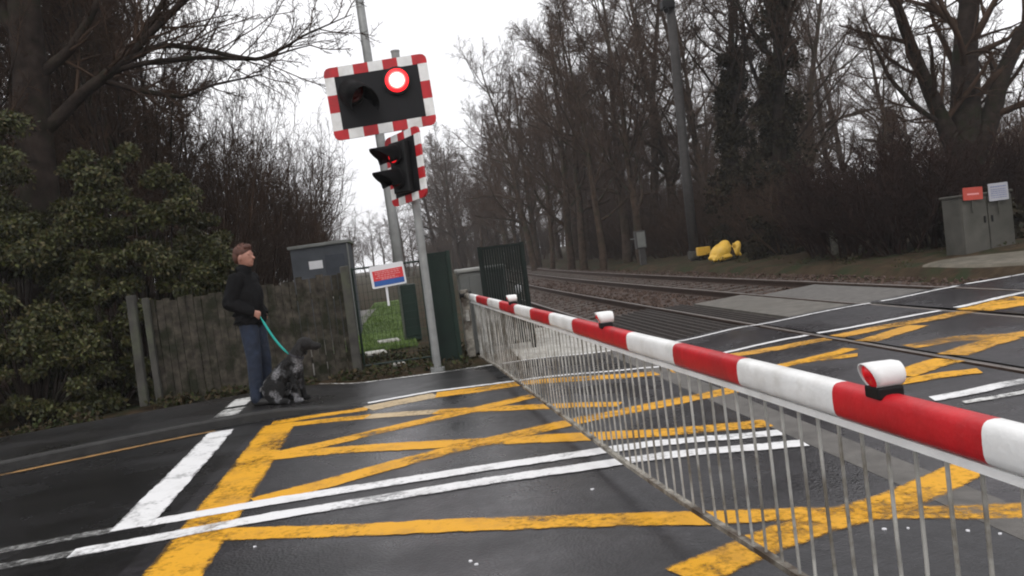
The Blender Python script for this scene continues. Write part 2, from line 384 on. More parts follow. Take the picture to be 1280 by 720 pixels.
def fz(u, v): return zp(u)+rise(u)
fu = frange(-60, -12, 3)[:-1]+frange(-12, -3, .5)[:-1]+frange(-3, 2.452, .15)
structure(grid_sheet('footway', fu, lambda u: (vk(u)+(.125 if u < -.75 else .0), 10.68+bend(u)*.75), fz, M['footway'], 4))
structure(grid_sheet('footway', frange(9.2, 60, 2), lambda u: (8.95, 10.75), fz, M['footway'], 2))
structure(grid_sheet('near_footway', fu, lambda u: (-.5+bend(u), 1.7+bend(u)), lambda u, v: zp(u)+rise(u), M['footway'], 2))
b = MB()
ks = [u for u in fu if u < -.7]
rings = []
for u in ks:
    v = vk(u); h = fz(u, v)+.002
    rings.append([(u, v-.002, -.1), (u, v, h-.015), (u, v+.015, h), (u, v+.126, h), (u, v+.126, -.1)])
b.loft(rings); structure(b.build('kerb', M['kerb']))
b = MB(); rings = []
for u in ks:
    v = 1.7+bend(u); h = fz(u, v)+.002
    rings.append([(u, v-.126, -.1), (u, v-.126, h), (u, v-.015, h), (u, v, h-.015), (u, v+.002, -.1)])
b.loft(rings); structure(b.build('kerb', M['kerb']))

def terrain_z(u, v):
    far = max(0, math.hypot(u, v-15)-40)
    z = zp(u)-.03+.02*math.sin(u*1.7+v*.9)+.015*math.sin(v*2.3-u*.6)
    if -.6 < v < 10.8 and -62 < u < 62: z -= .12
    elif u < -.6 and v < 11 : z -= .10 if (v < 10.68+bend(u)*.75+.1 and v > -1+bend(u)) else 0
    if V0-.1 <= v <= V1+.1 and 2.3 < u < 9.4: z = min(z, zp(u)-.45)
    c = curve(v)
    if v > 10.6 or v < -.2:
        d = min(u-c-1.6, 9.6-(u-c))
        if d > 0: z -= min(.30, d*.6)
        if u-c > 10.2: z += min(.5, (u-c-10.2)*.05)*(1 if v > 14 else max(0, (v-11)/3))
    z += min(far*.004, 1.0)
    return z
tu = [-420, -300, -200, -140, -100, -80]+frange(-60, -14, 3)+frange(-13.5, 16, .4)+frange(17, 45, 1.6)+[50, 60, 75, 95, 120, 160, 220, 300, 420]
tv = [-420, -250, -150, -90, -60, -40, -28, -20, -14, -9, -5, -2]+frange(-.7, 10.4, .9)+frange(10.62, 30, .4)+frange(31, 90, 2.4)+[100, 115, 135, 160, 200, 260, 340, 450]
b = MB(); n = len(tv)
b.add([(u, v, terrain_z(u, v)) for u in tu for v in tv], [(i*n+j, (i+1)*n+j, (i+1)*n+j+1, i*n+j+1) for i in range(len(tu)-1) for j in range(n-1)])
structure(b.build('ground', M['earth'], smooth=True))

# ballast of the two tracks, a bed of its own that follows their curve
rng = np.random.default_rng(3)
bu = frange(1.75, 9.3, .22); bv = frange(10.72, 40, .3)+frange(40.6, 150, 1.5)
b = MB(); vs = []
for v in bv:
    for u in bu:
        e = min(1, (u-1.75)/.5, (9.3-u)/.6); h = zp(u)-.15-.22*(1-e)
        inter = RU[1]+.35 < u < RU[2]-.35
        h += rng.normal(0, .014)+(.045 if inter else -.01)
        if v < 15.3 and u < 6.2: h -= .05
        vs.append((u+curve(v), v, h))
n = len(bu); b.add(vs, [(j*n+i, j*n+i+1, (j+1)*n+i+1, (j+1)*n+i) for j in range(len(bv)-1) for i in range(n-1)])
structure(b.build('ballast_bed', M['ballast'], smooth=False))
# loose stones on it
b = MB(); tet = [Vector((1, 0, -.5)), Vector((-.5, .87, -.4)), Vector((-.5, -.87, -.5)), Vector((.1, -.1, .9)), Vector((.6, .5, .5))]
for k in range(9000):
    v = 10.9+abs(rng.normal(0, 14)); u = rng.uniform(1.9, 9.2)
    if v < 15.2 and u < 6.3: continue
    if v > 60: continue
    on = RU[1]+.3 < u < RU[2]-.3
    s = rng.uniform(.025, .05)*(1.15 if on else .9)
    z = zp(u)-.15+(.05 if on else 0)
    R = Euler(rng.uniform(0, 6, 3)).to_matrix()
    b.add([R@(q*s)+Vector((u+curve(v), v, z)) for q in tet], [(0, 1, 2), (0, 1, 4), (1, 3, 4), (0, 4, 3), (1, 2, 3), (0, 3, 2)])
tag(b.build('ballast_stones', M['stone']), 'loose brown ballast stones lying along both railway tracks', 'ballast', kind='stuff')

# grass patch and path left of the crossing
structure(grid_sheet('lawn', frange(-1.75, -.05, .35), lambda u: (14.6, 36), lambda u, v: .012+.01*math.sin(u*5+v), M['grass_ground'], 40))
b = MB(); rng = np.random.default_rng(8)
for k in range(9000):
    v = 14.5+rng.uniform(0, 1)**1.6*20; u = rng.uniform(-1.7, -.05); h = rng.uniform(.03, .09); a = rng.uniform(0, 6.3)
    dx, dy = math.cos(a)*.012, math.sin(a)*.012; lx, ly = rng.normal(0, .03, 2)
    b.add([(u-dx, v-dy, 0), (u+dx, v+dy, 0), (u+lx, v+ly, h)], [(0, 1, 2)])
tag(b.build('grass', M['grass']), 'short green grass of the lawn behind the mesh gate', 'grass', kind='stuff')
structure(grid_sheet('path', frange(-2.35, -1.45, .3), lambda u: (11.9+(-1.45-u)*.4, 30), lambda u, v: .03, M['concrete'], 20))

# verge beyond the tracks on the far side of the road
structure(grid_sheet('verge', frange(9.1, 15.1, .3), lambda u: (10.76, 14.0+.5*math.sin(u*2)), lambda u, v: zp(u)+.012+.012*math.sin(u*3+v*4)-max(0, 9.7-u)*.75, M['gravel'], 10))

# ------------------------------------------------------------------ road markings
LEVEL = [0]
def stroke(pts, w, m, px=True, name='road_marking', lift=None, step=.06, rz=None):
    P = [Vector((*(gp(*p) if px else p), 0)) for p in pts]
    Q = [P[0]]
    for a, c in zip(P, P[1:]):
        k = max(1, int((c-a).length/step))
        Q += [a+(c-a)*(i/k) for i in range(1, k+1)]
    LEVEL[0] += 1; z0 = .0025+.00016*LEVEL[0]
    b = MB(); vs = []; N = len(Q)
    for i, q in enumerate(Q):
        t = (Q[min(N-1, i+1)]-Q[max(0, i-1)]).normalized(); s = Vector((-t.y, t.x, 0))
        ww = w if not hasattr(w, '__len__') else w[0]+(w[1]-w[0])*i/(N-1)
        for e in (-.5, 0, .5):
            j = random.uniform(-.007, .007)
            p = q+s*(ww*e+j); vs.append((p.x, p.y, (fz if lift else lambda u, v: zp(u))(p.x, p.y)+z0))
    b.add(vs, [(3*i+k, 3*i+k+1, 3*i+k+4, 3*i+k+3) for i in range(N-1) for k in (0, 1)])
    o = structure(b.build(name, m))
    o.data.attributes.new('across', 'FLOAT', 'POINT').data.foreach_set('value', [0.0, 1.0, 0.0]*N)
    return o

Y, YO, W, WT = M['yellow'], M['yellow_old'], M['white'], M['white_thin']
# yellow box: edge and hatching
stroke([(-1.42, 2.0), (-1.43, 4.4), (-1.47, 6.5), (-1.53, 8.44)], (.36, .34), Y, False)
stroke([(340, 529), (400, 519.5), (460, 511)], .22, Y)
stroke([(460, 511), (500, 502.5), (545, 494)], .36, M['yellow_pale'])
stroke([(545, 494), (600, 487), (650, 479.5)], .36, Y)
stroke([(650, 479.5), (720, 474), (800, 468.5), (842, 464)], .34, Y)
stroke([(345, 533), (400, 527), (460, 521)], .24, Y)
stroke([(460, 521), (500, 518), (545, 515)], .24, M['yellow_pale'])
stroke([(545, 515), (620, 511), (692, 508), (775, 506)], .24, Y)
stroke([(345, 568), (400, 557), (467, 541), (542, 524), (608, 509), (667, 495)], .25, Y)
stroke([(342, 571), (400, 565), (467, 560), (525, 557), (592, 553), (667, 549), (758, 545), (817, 542), (900, 535), (960, 529)], .26, Y)
stroke([(318, 628), (400, 607), (504, 578), (592, 556), (692, 533), (775, 516), (858, 499), (905, 490), (940, 482)], .26, Y)
stroke([(275, 668), (400, 665), (567, 657), (733, 651), (892, 648), (1000, 643), (1130, 641), (1290, 638)], .21, Y)
stroke([(855, 722), (930, 690), (1000, 662), (1060, 645), (1120, 627), (1190, 596), (1246, 571)], .25, Y)
# far half of the box, on the crossing panels
stroke([(900, 446), (980, 434.5), (1036, 424)], 0.26, YO)
stroke([(1046, 421), (1098, 410), (1169, 398), (1214, 389)], 0.29, YO)
stroke([(1216, 388), (1250, 381), (1290, 373)], (.5, .8), Y)
stroke([(1081, 427), (1112, 418), (1148, 407)], 0.29, YO)
stroke([(950, 463), (980, 457), (1011, 450), (1048, 441), (1064, 436)], 0.21, Y)
stroke([(1005, 452), (1040, 448), (1072, 444)], 0.18, Y)
stroke([(1136, 434), (1192, 424), (1258, 421), (1292, 416)], 0.29, YO)
stroke([(1190, 444), (1228, 431), (1261, 422)], 0.31, YO)
stroke([(1125, 470), (1188, 450)], 0.31, Y)
stroke([(1116, 480), (1160, 472), (1225, 464)], 0.20, Y)
# white lines
stroke([(-7, 4.0), (-5, 4.72), (-3.8, 5.08), (-2.74, 5.30), (-1.9, 5.40)], .13, M['white_worn'], False)
stroke([(-1.9, 5.40), (-1.06, 5.46), (.3, 5.46), (1.2, 5.42), (1.8, 5.42), (2.44, 5.36)], .17, W, False)
stroke([(-7, 3.65), (-5, 4.37), (-3.8, 4.72), (-2.74, 4.95), (-2.2, 5.0)], .13, M['white_worn'], False)
stroke([(-2.2, 5.0), (-1.9, 5.02), (-1.06, 5.11), (.3, 5.13), (1.2, 5.08), (1.8, 5.08), (2.44, 5.02)], .17, W, False)
stroke([(1165, 499.5), (1205, 492.5), (1285, 476)], .15, W)
stroke([(1205, 504), (1240, 498), (1285, 490)], .08, WT)
stroke([(-2.13, 8.5), (-2.06, 7.2), (-1.98, 5.34)], .26, W, False)
def gph(x, y, z):
    q = ray(x, y); k = (z-EYE)/q.z; return (q.x*k, q.y*k)
stroke([gph(281, 521, .09), gph(294, 511, .09)], .26, WT, False, lift=True)
stroke([gph(295, 508.5, .09), gph(303, 501, .09), gph(306, 498, .09)], .24, WT, False, lift=True)
stroke([(460, 504.5), (540, 490), (640, 477.5), (700, 470), (800, 461), (842, 457)], .10, W)
stroke([(880, 446), (938, 434), (1000, 421.5), (1009, 419.5)], .10, W)
stroke([(1022, 417), (1100, 403), (1175, 389)], .10, W)
stroke([(1195, 385), (1230, 377), (1292, 364)], .12, W)
stroke([(400, 486), (480, 475.5), (560, 465), (616, 456.5)], .09, WT, lift=True)
stroke([(628, 455), (700, 445.5), (780, 436), (850, 427)], .07, W)
stroke([(850, 427), (938, 408), (1014, 393), (1088, 379.5)], .08, W)
stroke([(1101, 377), (1190, 359.5), (1196, 358)], .085, W)
stroke([(1207, 355.5), (1250, 348.5), (1292, 341)], .09, W)
stroke([(-12, 4.38), (-7, 6.62), (-4.1, 7.78), (-2.6, 8.42), (-2.2, 8.55)], .10, M['yellow_dull'], False)
# the pale wet sheen on the yellow edge is painted into its strokes
# ------------------------------------------------------------------ tracks (railway)
def track(a, c, label, nmax):
    um = (a+c)/2
    t = thing('railway_track', (um, 11, zp(um)), label, 'railway track')
    vv = frange(-6, 20, 2)+frange(22, 150, 3)
    for u in (a, c):
        b = MB(); rings = []; rt = []
        for v in vv:
            x = u+curve(v); z = zp(u)-.002
            rings.append([(x-.035, v, z-.035), (x-.035, v, z-.004), (x+.035, v, z-.004), (x+.035, v, z-.035), (x+.01, v, z-.045), (x+.01, v, z-.125), (x+.065, v, z-.145), (x-.065, v, z-.145), (x-.01, v, z-.125), (x-.01, v, z-.045)])
            rt.append([(x-.028, v, z-.0035), (x-.024, v, z), (x+.024, v, z), (x+.028, v, z-.0035)])
        b.loft(rings, 0); b.loft(rt, 1); b.build('rail', [M['rail_side'], M['rail_top']], t)
    slope = math.atan((zp(c)-zp(a))/(c-a))
    v = 15.6
    for k in range(nmax):
        b = MB(); x = um+curve(v); z = (zp(a)+zp(c))/2-.205
        R = Euler((0, -slope, -math.atan(.0016*max(0, v-20)))).to_matrix()
        b.box((x, v, z), (2.3, .25, .14), R, bevel=.025); b.build('sleeper', M['sleeper'], t)
        v += .68
    return t
track(RU[0], RU[1], 'nearer railway track, its rails set into the crossing behind the barrier', 78)
track(RU[2], RU[3], 'farther railway track, nearest to the wood', 78)

def ribbed(name, u0, u1, v0, v1, dz, n, m, label, along=True, cat='trespass guard'):
    b = MB(); um = (u0+u1)/2
    if along:
        w = (u1-u0)/n
        for i in range(n):
            x = u0+w*(i+.5)
            b.prism([(-w*.48, -.1), (w*.48, -.1), (w*.12, .03), (-w*.12, .03)], v0, v1, lambda X, Z, T, x=x: Vector((x+X, T, zp(x)+dz+Z)))
    else:
        w = (v1-v0)/n
        for i in range(n):
            y = v0+w*(i+.5)
            b.prism([(-w*.48, -.1), (w*.48, -.1), (w*.15, .02), (-w*.15, .02)], u0, u1, lambda X, Z, T, y=y: Vector((T, y+X, zp(T)+dz+Z)))
    return tag(b.build(name, m, origin=(um, v0, zp(um))), label, cat)
ribbed('trespass_guard', RU[0]+.12, RU[1]-.12, 10.75, 15.2, -.04, 9, M['timber_dark'], 'dark ribbed timber trespass guard between the rails of the nearer track')
ribbed('trespass_guard', RU[1]+.10, 5.12, 10.75, 15.0, -.04, 4, M['timber_dark'], 'narrow dark ribbed timber guard just beyond the nearer track, by the pale slab')
ribbed('trespass_guard', 1.35, 2.72, 10.8, 15.0, 0, 22, M['trough'], 'pale grey ribbed guard panel seen through the barrier bars', False)
def slab(name, u0, u1, v0, v1, top, th, m, label):
    b = MB(); P = [(u0, v0), (u1, v0), (u1, v1), (u0, v1)]
    um, vm = (u0+u1)/2, (v0+v1)/2
    b.add([(u, v, zp(u)+top) for u, v in P]+[(u, v, zp(u)+top-th) for u, v in P], [(0, 1, 2, 3), (7, 6, 5, 4), (0, 4, 5, 1), (1, 5, 6, 2), (2, 6, 7, 3), (3, 7, 4, 0)])
    return tag(b.build(name, m, origin=(um, vm, zp(um)+top)), label, 'concrete slab')
slab('concrete_slab', 5.2, 6.15, 10.74, 14.6, -.01, .15, M['concrete'], 'pale concrete slab lying between the two tracks beside the road')
slab('concrete_slab', 6.36, 7.44, 10.76, 14.2, -.03, .15, M['beam'], 'brownish concrete slab between the rails of the farther track')
slab('concrete_slab', 2.78, 3.22, 10.76, 16.5, -.02, .15, M['concrete'], 'narrow light grey concrete strip along the nearer track')

# ------------------------------------------------------------------ the barrier
PA, PB = Vector((1.25, .75, 0)), Vector((.80, 11.3, 0))
def boomu(v):                                   # the boom bows slightly in plan
    return lerp([(.5, 1.245), (1.53, 1.23), (2.7, 1.185), (4.1, 1.115), (5.9, 1.045), (7.6, .965), (9.5, .88), (11.4, .79)], v)
def lerp(t, x):
    if x <= t[0][0]: return t[0][1]
    for (a, b_), (c, d) in zip(t, t[1:]):
        if x <= c: return b_+(d-b_)*(x-a)/(c-a)
    return t[-1][1]
bar = thing('barrier', (.79, 11.45, 0), 'lowered crossing barrier with red and white boom and hanging bars', 'barrier')
bands = [.45, 1.02, 1.61, 2.20, 2.83, 3.47, 4.13, 5.35, 6.09, 6.85, 7.63, 8.57, 9.49, 10.54, 11.35]
b = MB()
def boom_ring(v, inset=0):
    u = boomu(v); k = .9+.1*(1-v/11.4)
    zc = .903; hh = .0535*k-inset; hw = .036*k-inset
    out = []
    for i in range(20):
        a = 2*PI*i/20; e = .62
        out.append((u+hw*math.copysign(abs(math.cos(a))**e, math.cos(a)), v, zc+hh*math.copysign(abs(math.sin(a))**e, math.sin(a))))
    return out
for i in range(len(bands)-1):
    a, c = bands[i], bands[i+1]
    mi = [1, 0][(len([x for x in bands if x <= a+1e-6])) % 2]
    # nearest whole band in view is white at the frame edge, then red, white ...
    mi = 0 if (i % 2 == 0) else 1
    mi = {0: 0, 1: 1, 2: 0, 3: 1, 4: 0, 5: 1, 6: 0, 7: 1, 8: 0, 9: 1, 10: 0, 11: 1, 12: 0, 13: 1}[i]
    seg = frange(a, c, .3)
    b.loft([boom_ring(v) for v in seg], mi, cap=(i in (0, len(bands)-2)))
b.build('boom_arm', [M['red'], M['boomwhite']], bar, smooth=True)
# far end: tapering root with the red cap
b = MB(); b.tube([(.79, 11.34, .9), (.775, 11.6, .90), (.77, 11.75, .905)], [.055, .035, .05], 10); b.build('boom_root', M['rustgalv'], bar)
# top and bottom rails of the skirt
def zbot(v): return lerp([(.5, .27), (2.57, .22), (3.4, .18), (4.7, .14), (6.2, .13), (9.6, .12), (11.3, .06)], v)
b = MB(); b.loft([[(boomu(v)-.02, v, .826), (boomu(v)+.02, v, .826), (boomu(v)+.02, v, .849), (boomu(v)-.02, v, .849)] for v in frange(.5, 11.3, .4)])
b.build('top_rail', M['boomwhite'], bar)
b = MB(); b.loft([[(boomu(v)-.016, v, zbot(v)-.01), (boomu(v)+.016, v, zbot(v)-.01), (boomu(v)+.016, v, zbot(v)+.012), (boomu(v)-.016, v, zbot(v)+.012)] for v in frange(.5, 11.2, .4)])
b.build('bottom_rail', M['rustgalv'], bar)
rngb = random.Random(4)
v = .62; k = 0
while v < 11.15 and k < 98:
    b = MB(); u = boomu(v); j = rngb.uniform(-.008, .008)
    b.tube([(u, v, .828), (u+j*.6, v+j, (.82+zbot(v))/2), (u, v+rngb.uniform(-.012, .012), zbot(v)+.005)], .0056, 6, cap=False)
    b.build('bar', M['galv'], bar, smooth=True)
    v += .116; k += 1
# the three lamps on the boom: white hood, red lens towards the traffic
def boom_lamp(v, yaw, S=.68):
    u = boomu(v); base = Vector((u, v, .950))
    R = Matrix.Rotation(yaw, 3, 'Z')
    def T(x, y, z): return base+R@Vector((x*S*1.12, y*S, z*S))
    b = MB()
    # hood: a horizontal barrel open to the road traffic, its lower lip cut back
    n = 22; rings = []
    for (x0, rr, cut) in ((-.075, .056, .035), (-.03, .057, .0), (.04, .055, 0), (.062, .048, 0)):
        ring = []
        for i in range(n):
            a = 2*PI*i/n; zz = math.sin(a)
            ring.append(T(x0+(cut*(1-zz)/2), math.cos(a)*rr, .078+zz*rr*.98))
        rings.append(ring)
    inner = []
    for (x0, rr, cut) in ((-.073, .050, .035), (-.045, .050, .02)):
        ring = []
        for i in range(n):
            a = 2*PI*i/n; zz = math.sin(a)
            ring.append(T(x0+(cut*(1-zz)/2), math.cos(a)*rr, .078+zz*rr*.98))
        inner.append(ring)
    b.loft([inner[1], inner[0]]+rings, cap=False)
    b.add(rings[-1], [tuple(range(n))])
    lamp = b.build('boom_lamp', M['boomwhite'], bar, smooth=True, origin=base)
    b = MB(); rim = []
    for rr, dx in ((.049, 0), (.042, -.008), (.025, -.014), (.004, -.016)):
        rim.append([T(-.056+dx+(.02*(1-math.sin(2*PI*i/n))/2), math.cos(2*PI*i/n)*rr, .078+math.sin(2*PI*i/n)*rr) for i in range(n)])
    b.loft(rim, cap=False); b.add(rim[-1], [tuple(range(n))]); b.build('lens', M['lens_red'], lamp, smooth=True)
    b = MB(); b.box(T(0, 0, .012), (.075, .07, .034), R, bevel=.006); b.build('bracket', M['black'], lamp)
for v, yw in ((2.0, -.02), (4.62, -.06), (7.87, -.06)): boom_lamp(v, yw)

# barrier machine (grey cabinet behind the pivot)
t = thing('barrier_machine', (1.05, 12.4, 0), 'grey steel barrier machine cabinet behind the pivot of the boom', 'machine cabinet')
b = MB(); b.box((1.05, 12.4, .62), (.70, .55, 1.24), bevel=.02); b.build('body', M['cab_grey'], t)
b = MB(); b.box((1.05, 12.4, 1.27), (.76, .61, .06), bevel=.02); b.build('lid', M['cab_lid'], t)
dr = MB(); dr.box((1.10, 12.112, .70), (.50, .02, .98), bevel=.008); d = dr.build('door', M['cab_grey'], t)
b = MB(); b.tube([(1.29, 12.095, .72), (1.29, 12.07, .72), (1.29, 12.07, .62)], .011, 8); b.build('handle', M['black'], d)
t = thing('pivot_post', (.74, 11.78, 0), 'slim grey steel pivot post carrying the far end of the boom', 'post')
b = MB(); b.box((.73, 11.82, .5), (.12, .12, 1.0), bevel=.01); b.build('post', M['rustgalv'], t)
b = MB(); b.tube([(.66, 11.80, .92), (.84, 11.80, .92)], .05, 12); b.build('hinge', M['black'], t)
b = MB(); b.box((.73, 11.70, .62), (.06, .05, .16), bevel=.01); b.build('latch', M['galv'], t)
t = thing('lamp_post', (1.72, 13.2, 0), 'small round white marker light on a thin stem behind the boom', 'marker light')
b = MB(); b.tube([(1.72, 13.2, -.05), (1.72, 13.2, .78)], .02, 8); b.build('stem', M['green'], t)
b = MB(); b.loft([[(1.72+math.cos(a*PI/8)*r, 13.2+math.sin(a*PI/8)*r, z) for a in range(16)] for r, z in ((.02, .77), (.06, .80), (.075, .85), (.055, .90), (.01, .92))]); b.build('lamp', M['signwhite'], t, smooth=True)

# dark green guard screens on both sides of the machine
def screen(u0, u1, v, z1, label, slats, m='green'):
    t = thing('guard_screen', ((u0+u1)/2, v, 0), label, 'guard screen')
    for u in (u0, u1):
        b = MB(); b.box((u, v, z1/2), (.06, .06, z1), bevel=.005); b.build('post', M[m], t)
    b = MB()
    if slats:
        b.box(((u0+u1)/2, v, z1-.03), (u1-u0-.06, .03, .04)); b.box(((u0+u1)/2, v, .12), (u1-u0-.06, .03, .04))
        n = int((u1-u0)/.036)
        for i in range(1, n):
            x = u0+(u1-u0)*i/n; b.box((x, v, z1/2+.04), (.030, .012, z1-.16))
    else:
        b.box(((u0+u1)/2, v, z1/2+.02), (u1-u0-.062, .012, z1-.06))
        for i in range(9):
            b.box((u0+.05+(u1-u0-.1)*i/8, v-.011, z1/2+.02), (.018, .01, z1-.08))
    b.build('panel', M[m], t)
screen(.20, .54, 11.32, 1.60, 'solid dark green steel screen left of the boom pivot', False)
screen(1.04, 1.68, 11.85, 1.60, 'dark green slatted steel screen right of the grey machine cabinet', True, 'green_dark')

# ------------------------------------------------------------------ crossing signal (wig-wag)
t = thing('crossing_signal', (.19, 10.95, 0), 'red flashing crossing signal with red and white edged board on a grey post', 'traffic signal')
b = MB(); b.tube([(.19, 10.95, -.1), (.185, 10.95, 2.2), (.17, 10.95, 4.32)], .056, 14); b.tube([(.17, 10.95, 4.32), (.17, 10.95, 4.34)], .062, 14)
b.tube([(.19, 10.95, -.05), (.19, 10.95, .03)], .10, 14)
b.build('post', M['post_grey'], t, smooth=False)
def bordered_board(cx, cz, w, h, bw, nx, nz, tf, name, parent, th=.03):
    """board in local x,z; tf maps (x, y, z) to the world; border blocks alternate red and white"""
    b = MB()
    b.prism(rrect(w-2*bw, h-2*bw, .01), 0, th, lambda x, z, q: tf(x, q, z), 0)
    r = .09
    # split the border ring into blocks
    def outer(s):       # point on rounded outer outline and matching inner point, s along perimeter
        pass
    for i in range(nx):
        x0 = -w/2+w*i/nx; x1 = -w/2+w*(i+1)/nx
        for sg in (1, -1):
            mi = 1 if i % 2 == 0 else 2
            zo, zi = sg*h/2, sg*(h/2-bw)
            if i == 0: poly = [(x0, zi), (x0, zo-sg*r*.9), (x0+r*.12, zo-sg*r*.45), (x0+r*.45, zo-sg*r*.12), (x0+r*.9, zo), (x1, zo), (x1, zi)]
            elif i == nx-1: poly = [(x1, zi), (x1, zo-sg*r*.9), (x1-r*.12, zo-sg*r*.45), (x1-r*.45, zo-sg*r*.12), (x1-r*.9, zo), (x0, zo), (x0, zi)]
            else: poly = [(x0, zi), (x0, zo), (x1, zo), (x1, zi)]
            b.prism(poly, -.004, th, lambda x, z, q: tf(x, q, z), mi)
    for i in range(nz-2):
        z0 = -h/2+bw+(h-2*bw)*i/(nz-2); z1 = -h/2+bw+(h-2*bw)*(i+1)/(nz-2)
        for sg in (1, -1):
            xo, xi = sg*w/2, sg*(w/2-bw)
            b.prism([(xi, z0), (xo, z0), (xo, z1), (xi, z1)], -.004, th, lambda x, z, q: tf(x, q, z), 2 if i % 2 == 0 else 1)
    return b.build(name, [M['blackboard'], M['red'], M['boomwhite']], parent)
def rrect(w, h, r):
    out = []
    for cx, cz, a0 in ((w/2-r, h/2-r, 0), (-w/2+r, h/2-r, 90), (-w/2+r, -h/2+r, 180), (w/2-r, -h/2+r, 270)):
        for k in range(4):
            a = math.radians(a0+30*k); out.append((cx+r*math.cos(a), cz+r*math.sin(a)))
    return out
TI = math.radians(3.6)
def tfm(x, y, z): return Vector((-.10+x*math.cos(TI)-z*math.sin(TI)*.6, 10.84+y, 3.725+z*math.cos(TI)+x*math.sin(TI)))
bordered_board(0, 0, 1.37, .955, .128, 7, 5, tfm, 'backboard', t)
def lamp(x, z, tf, parent, lit, hood_len=.30, r=.125, drop=.10, shift=0):
    n = 26; b = MB()
    b.loft([[tf(x+math.cos(2*PI*i/n)*q, y, z+math.sin(2*PI*i/n)*q) for i in range(n)] for q, y in ((r+.03, .0), (r+.03, -.05), (r+.005, -.055))])
    lp = b.build('lamp', M['black'], parent, smooth=False)
    if lit == 1:                                  # pinkish glowing ring added to imitate soft bloom inside the red rim
        b = MB(); b.loft([[tf(x+math.cos(2*PI*i/n)*q, y, z+math.sin(2*PI*i/n)*q) for i in range(n)] for q, y in ((r*.74, -.0665), (r*.60, -.0705))], cap=False)
        b.build('bloom_ring', M['lit_mid'], lp, smooth=True)
    b = MB(); b.loft([[tf(x+math.cos(2*PI*i/n)*q, y, z+math.sin(2*PI*i/n)*q) for i in range(n)] for q, y in ((r, -.056), (r*(.60 if lit == 1 else .78), -.068))], cap=False)
    if lit == 0:
        b.loft([[tf(x+math.cos(2*PI*i/n)*q, y, z+math.sin(2*PI*i/n)*q) for i in range(n)] for q, y in ((r*.78, -.068), (r*.3, -.08))]); b.build('lens', M['lens_off'], lp, smooth=True)
    else:
        b.build('lens_rim', M['lit_rim' if lit == 1 else 'lit_dim'], lp, smooth=True)
        b = MB(); b.loft([[tf(x+math.cos(2*PI*i/n)*q, y, z+math.sin(2*PI*i/n)*q) for i in range(n)] for q, y in ((r*(.60 if lit == 1 else .78), -.068), (r*.4, -.078), (r*.05, -.08))])
        b.build('lens', M['lit_core' if lit == 1 else 'lit_dim'], lp, smooth=True)
    if hood_len:
        b = MB(); A = [math.radians(-35+250*i/20) for i in range(21)]
        rr = r+.025
        o = [[tf(x+math.cos(a)*q, y, z+math.sin(a)*q-dz) for a in A] for q, y, dz in ((rr, -.05, 0), (rr*1.0, -.05-hood_len*.5, drop*.4))]
        tip = [tf(x+shift+math.cos(a)*rr, -.05-hood_len*(.45+.55*max(0, math.sin(a))), z+math.sin(a)*rr-drop) for a in A]
        o = [o[0], tip]
        inn = [[p+(tf(x, 0, z)-tf(x, 0, z+1))*0 for p in ring] for ring in o]
        b.loft(o, closed=False, cap=False)
        hd = b.build('hood', M['hoodblack'], lp, smooth=True)
        sm = hd.modifiers.new('thick', 'SOLIDIFY'); sm.thickness = .006
    return lp
lamp(.25, .17, tfm, t, 1, hood_len=0, r=.155)
lamp(-.36, .12, tfm, t, 0, hood_len=.50, r=.15, drop=.24, shift=.16)
# side unit facing the side road, on the same post
NA = math.radians(52)
def tfs(x, y, z):                                 # local y points into the board; its face looks left and slightly to us
    ax = Vector((math.cos(NA), -math.sin(NA), 0)); ay = Vector((math.sin(NA), math.cos(NA), 0))
    return Vector((.10, 10.80, 2.76))+ax*x+ay*y+Vector((0, 0, z))
def tfs2(x, y, z): return tfs(x, y, z+x*.08)
bordered_board(0, 0, .74, .93, .10, 5, 7, tfs2, 'side_board', t)
b = MB(); R = Matrix.Rotation(-NA, 3, 'Z')
b.box(tfs(0, -.06, .0), (.34, .10, .68), R, bevel=.02); sb = b.build('side_housing', M['black'], t)
for z, lit in ((.17, 2), (-.14, 0)):
    lamp(-.02, z, lambda x, y, zz: tfs(x, y-.10, zz), t, lit, hood_len=.36, r=.105, drop=.05)
b = MB(); b.box((.14, 10.90, 3.0), (.10, .10, .06)); b.box((.14, 10.90, 2.5), (.10, .10, .06)); b.build('bracket', M['post_grey'], t)

# tall thin pole behind
t = thing('tall_pole', (-.20, 15.8, 0), 'tall slim grey pole rising behind the crossing signal', 'pole')
b = MB(); b.tube([(-.19, 15.8, -.1), (-.22, 15.8, 2.6), (-.28, 15.8, 5.0), (-.34, 15.8, 9.0)], [.10, .095, .085, .075], 12); b.build('pole', M['post_grey'], t, smooth=True)
b = MB(); b.box((-.10, 15.8, .55), (.30, .34, 1.1), bevel=.02); cb = b.build('base_cabinet', M['green'], t)
b = MB(); b.box((-.10, 15.62, .55), (.22, .015, .9), bevel=.005); b.build('door', M['green'], cb)
b = MB(); b.box((-.34, 15.8, 9.05), (.25, .12, .12), bevel=.03); b.build('lantern', M['cab_grey'], t)

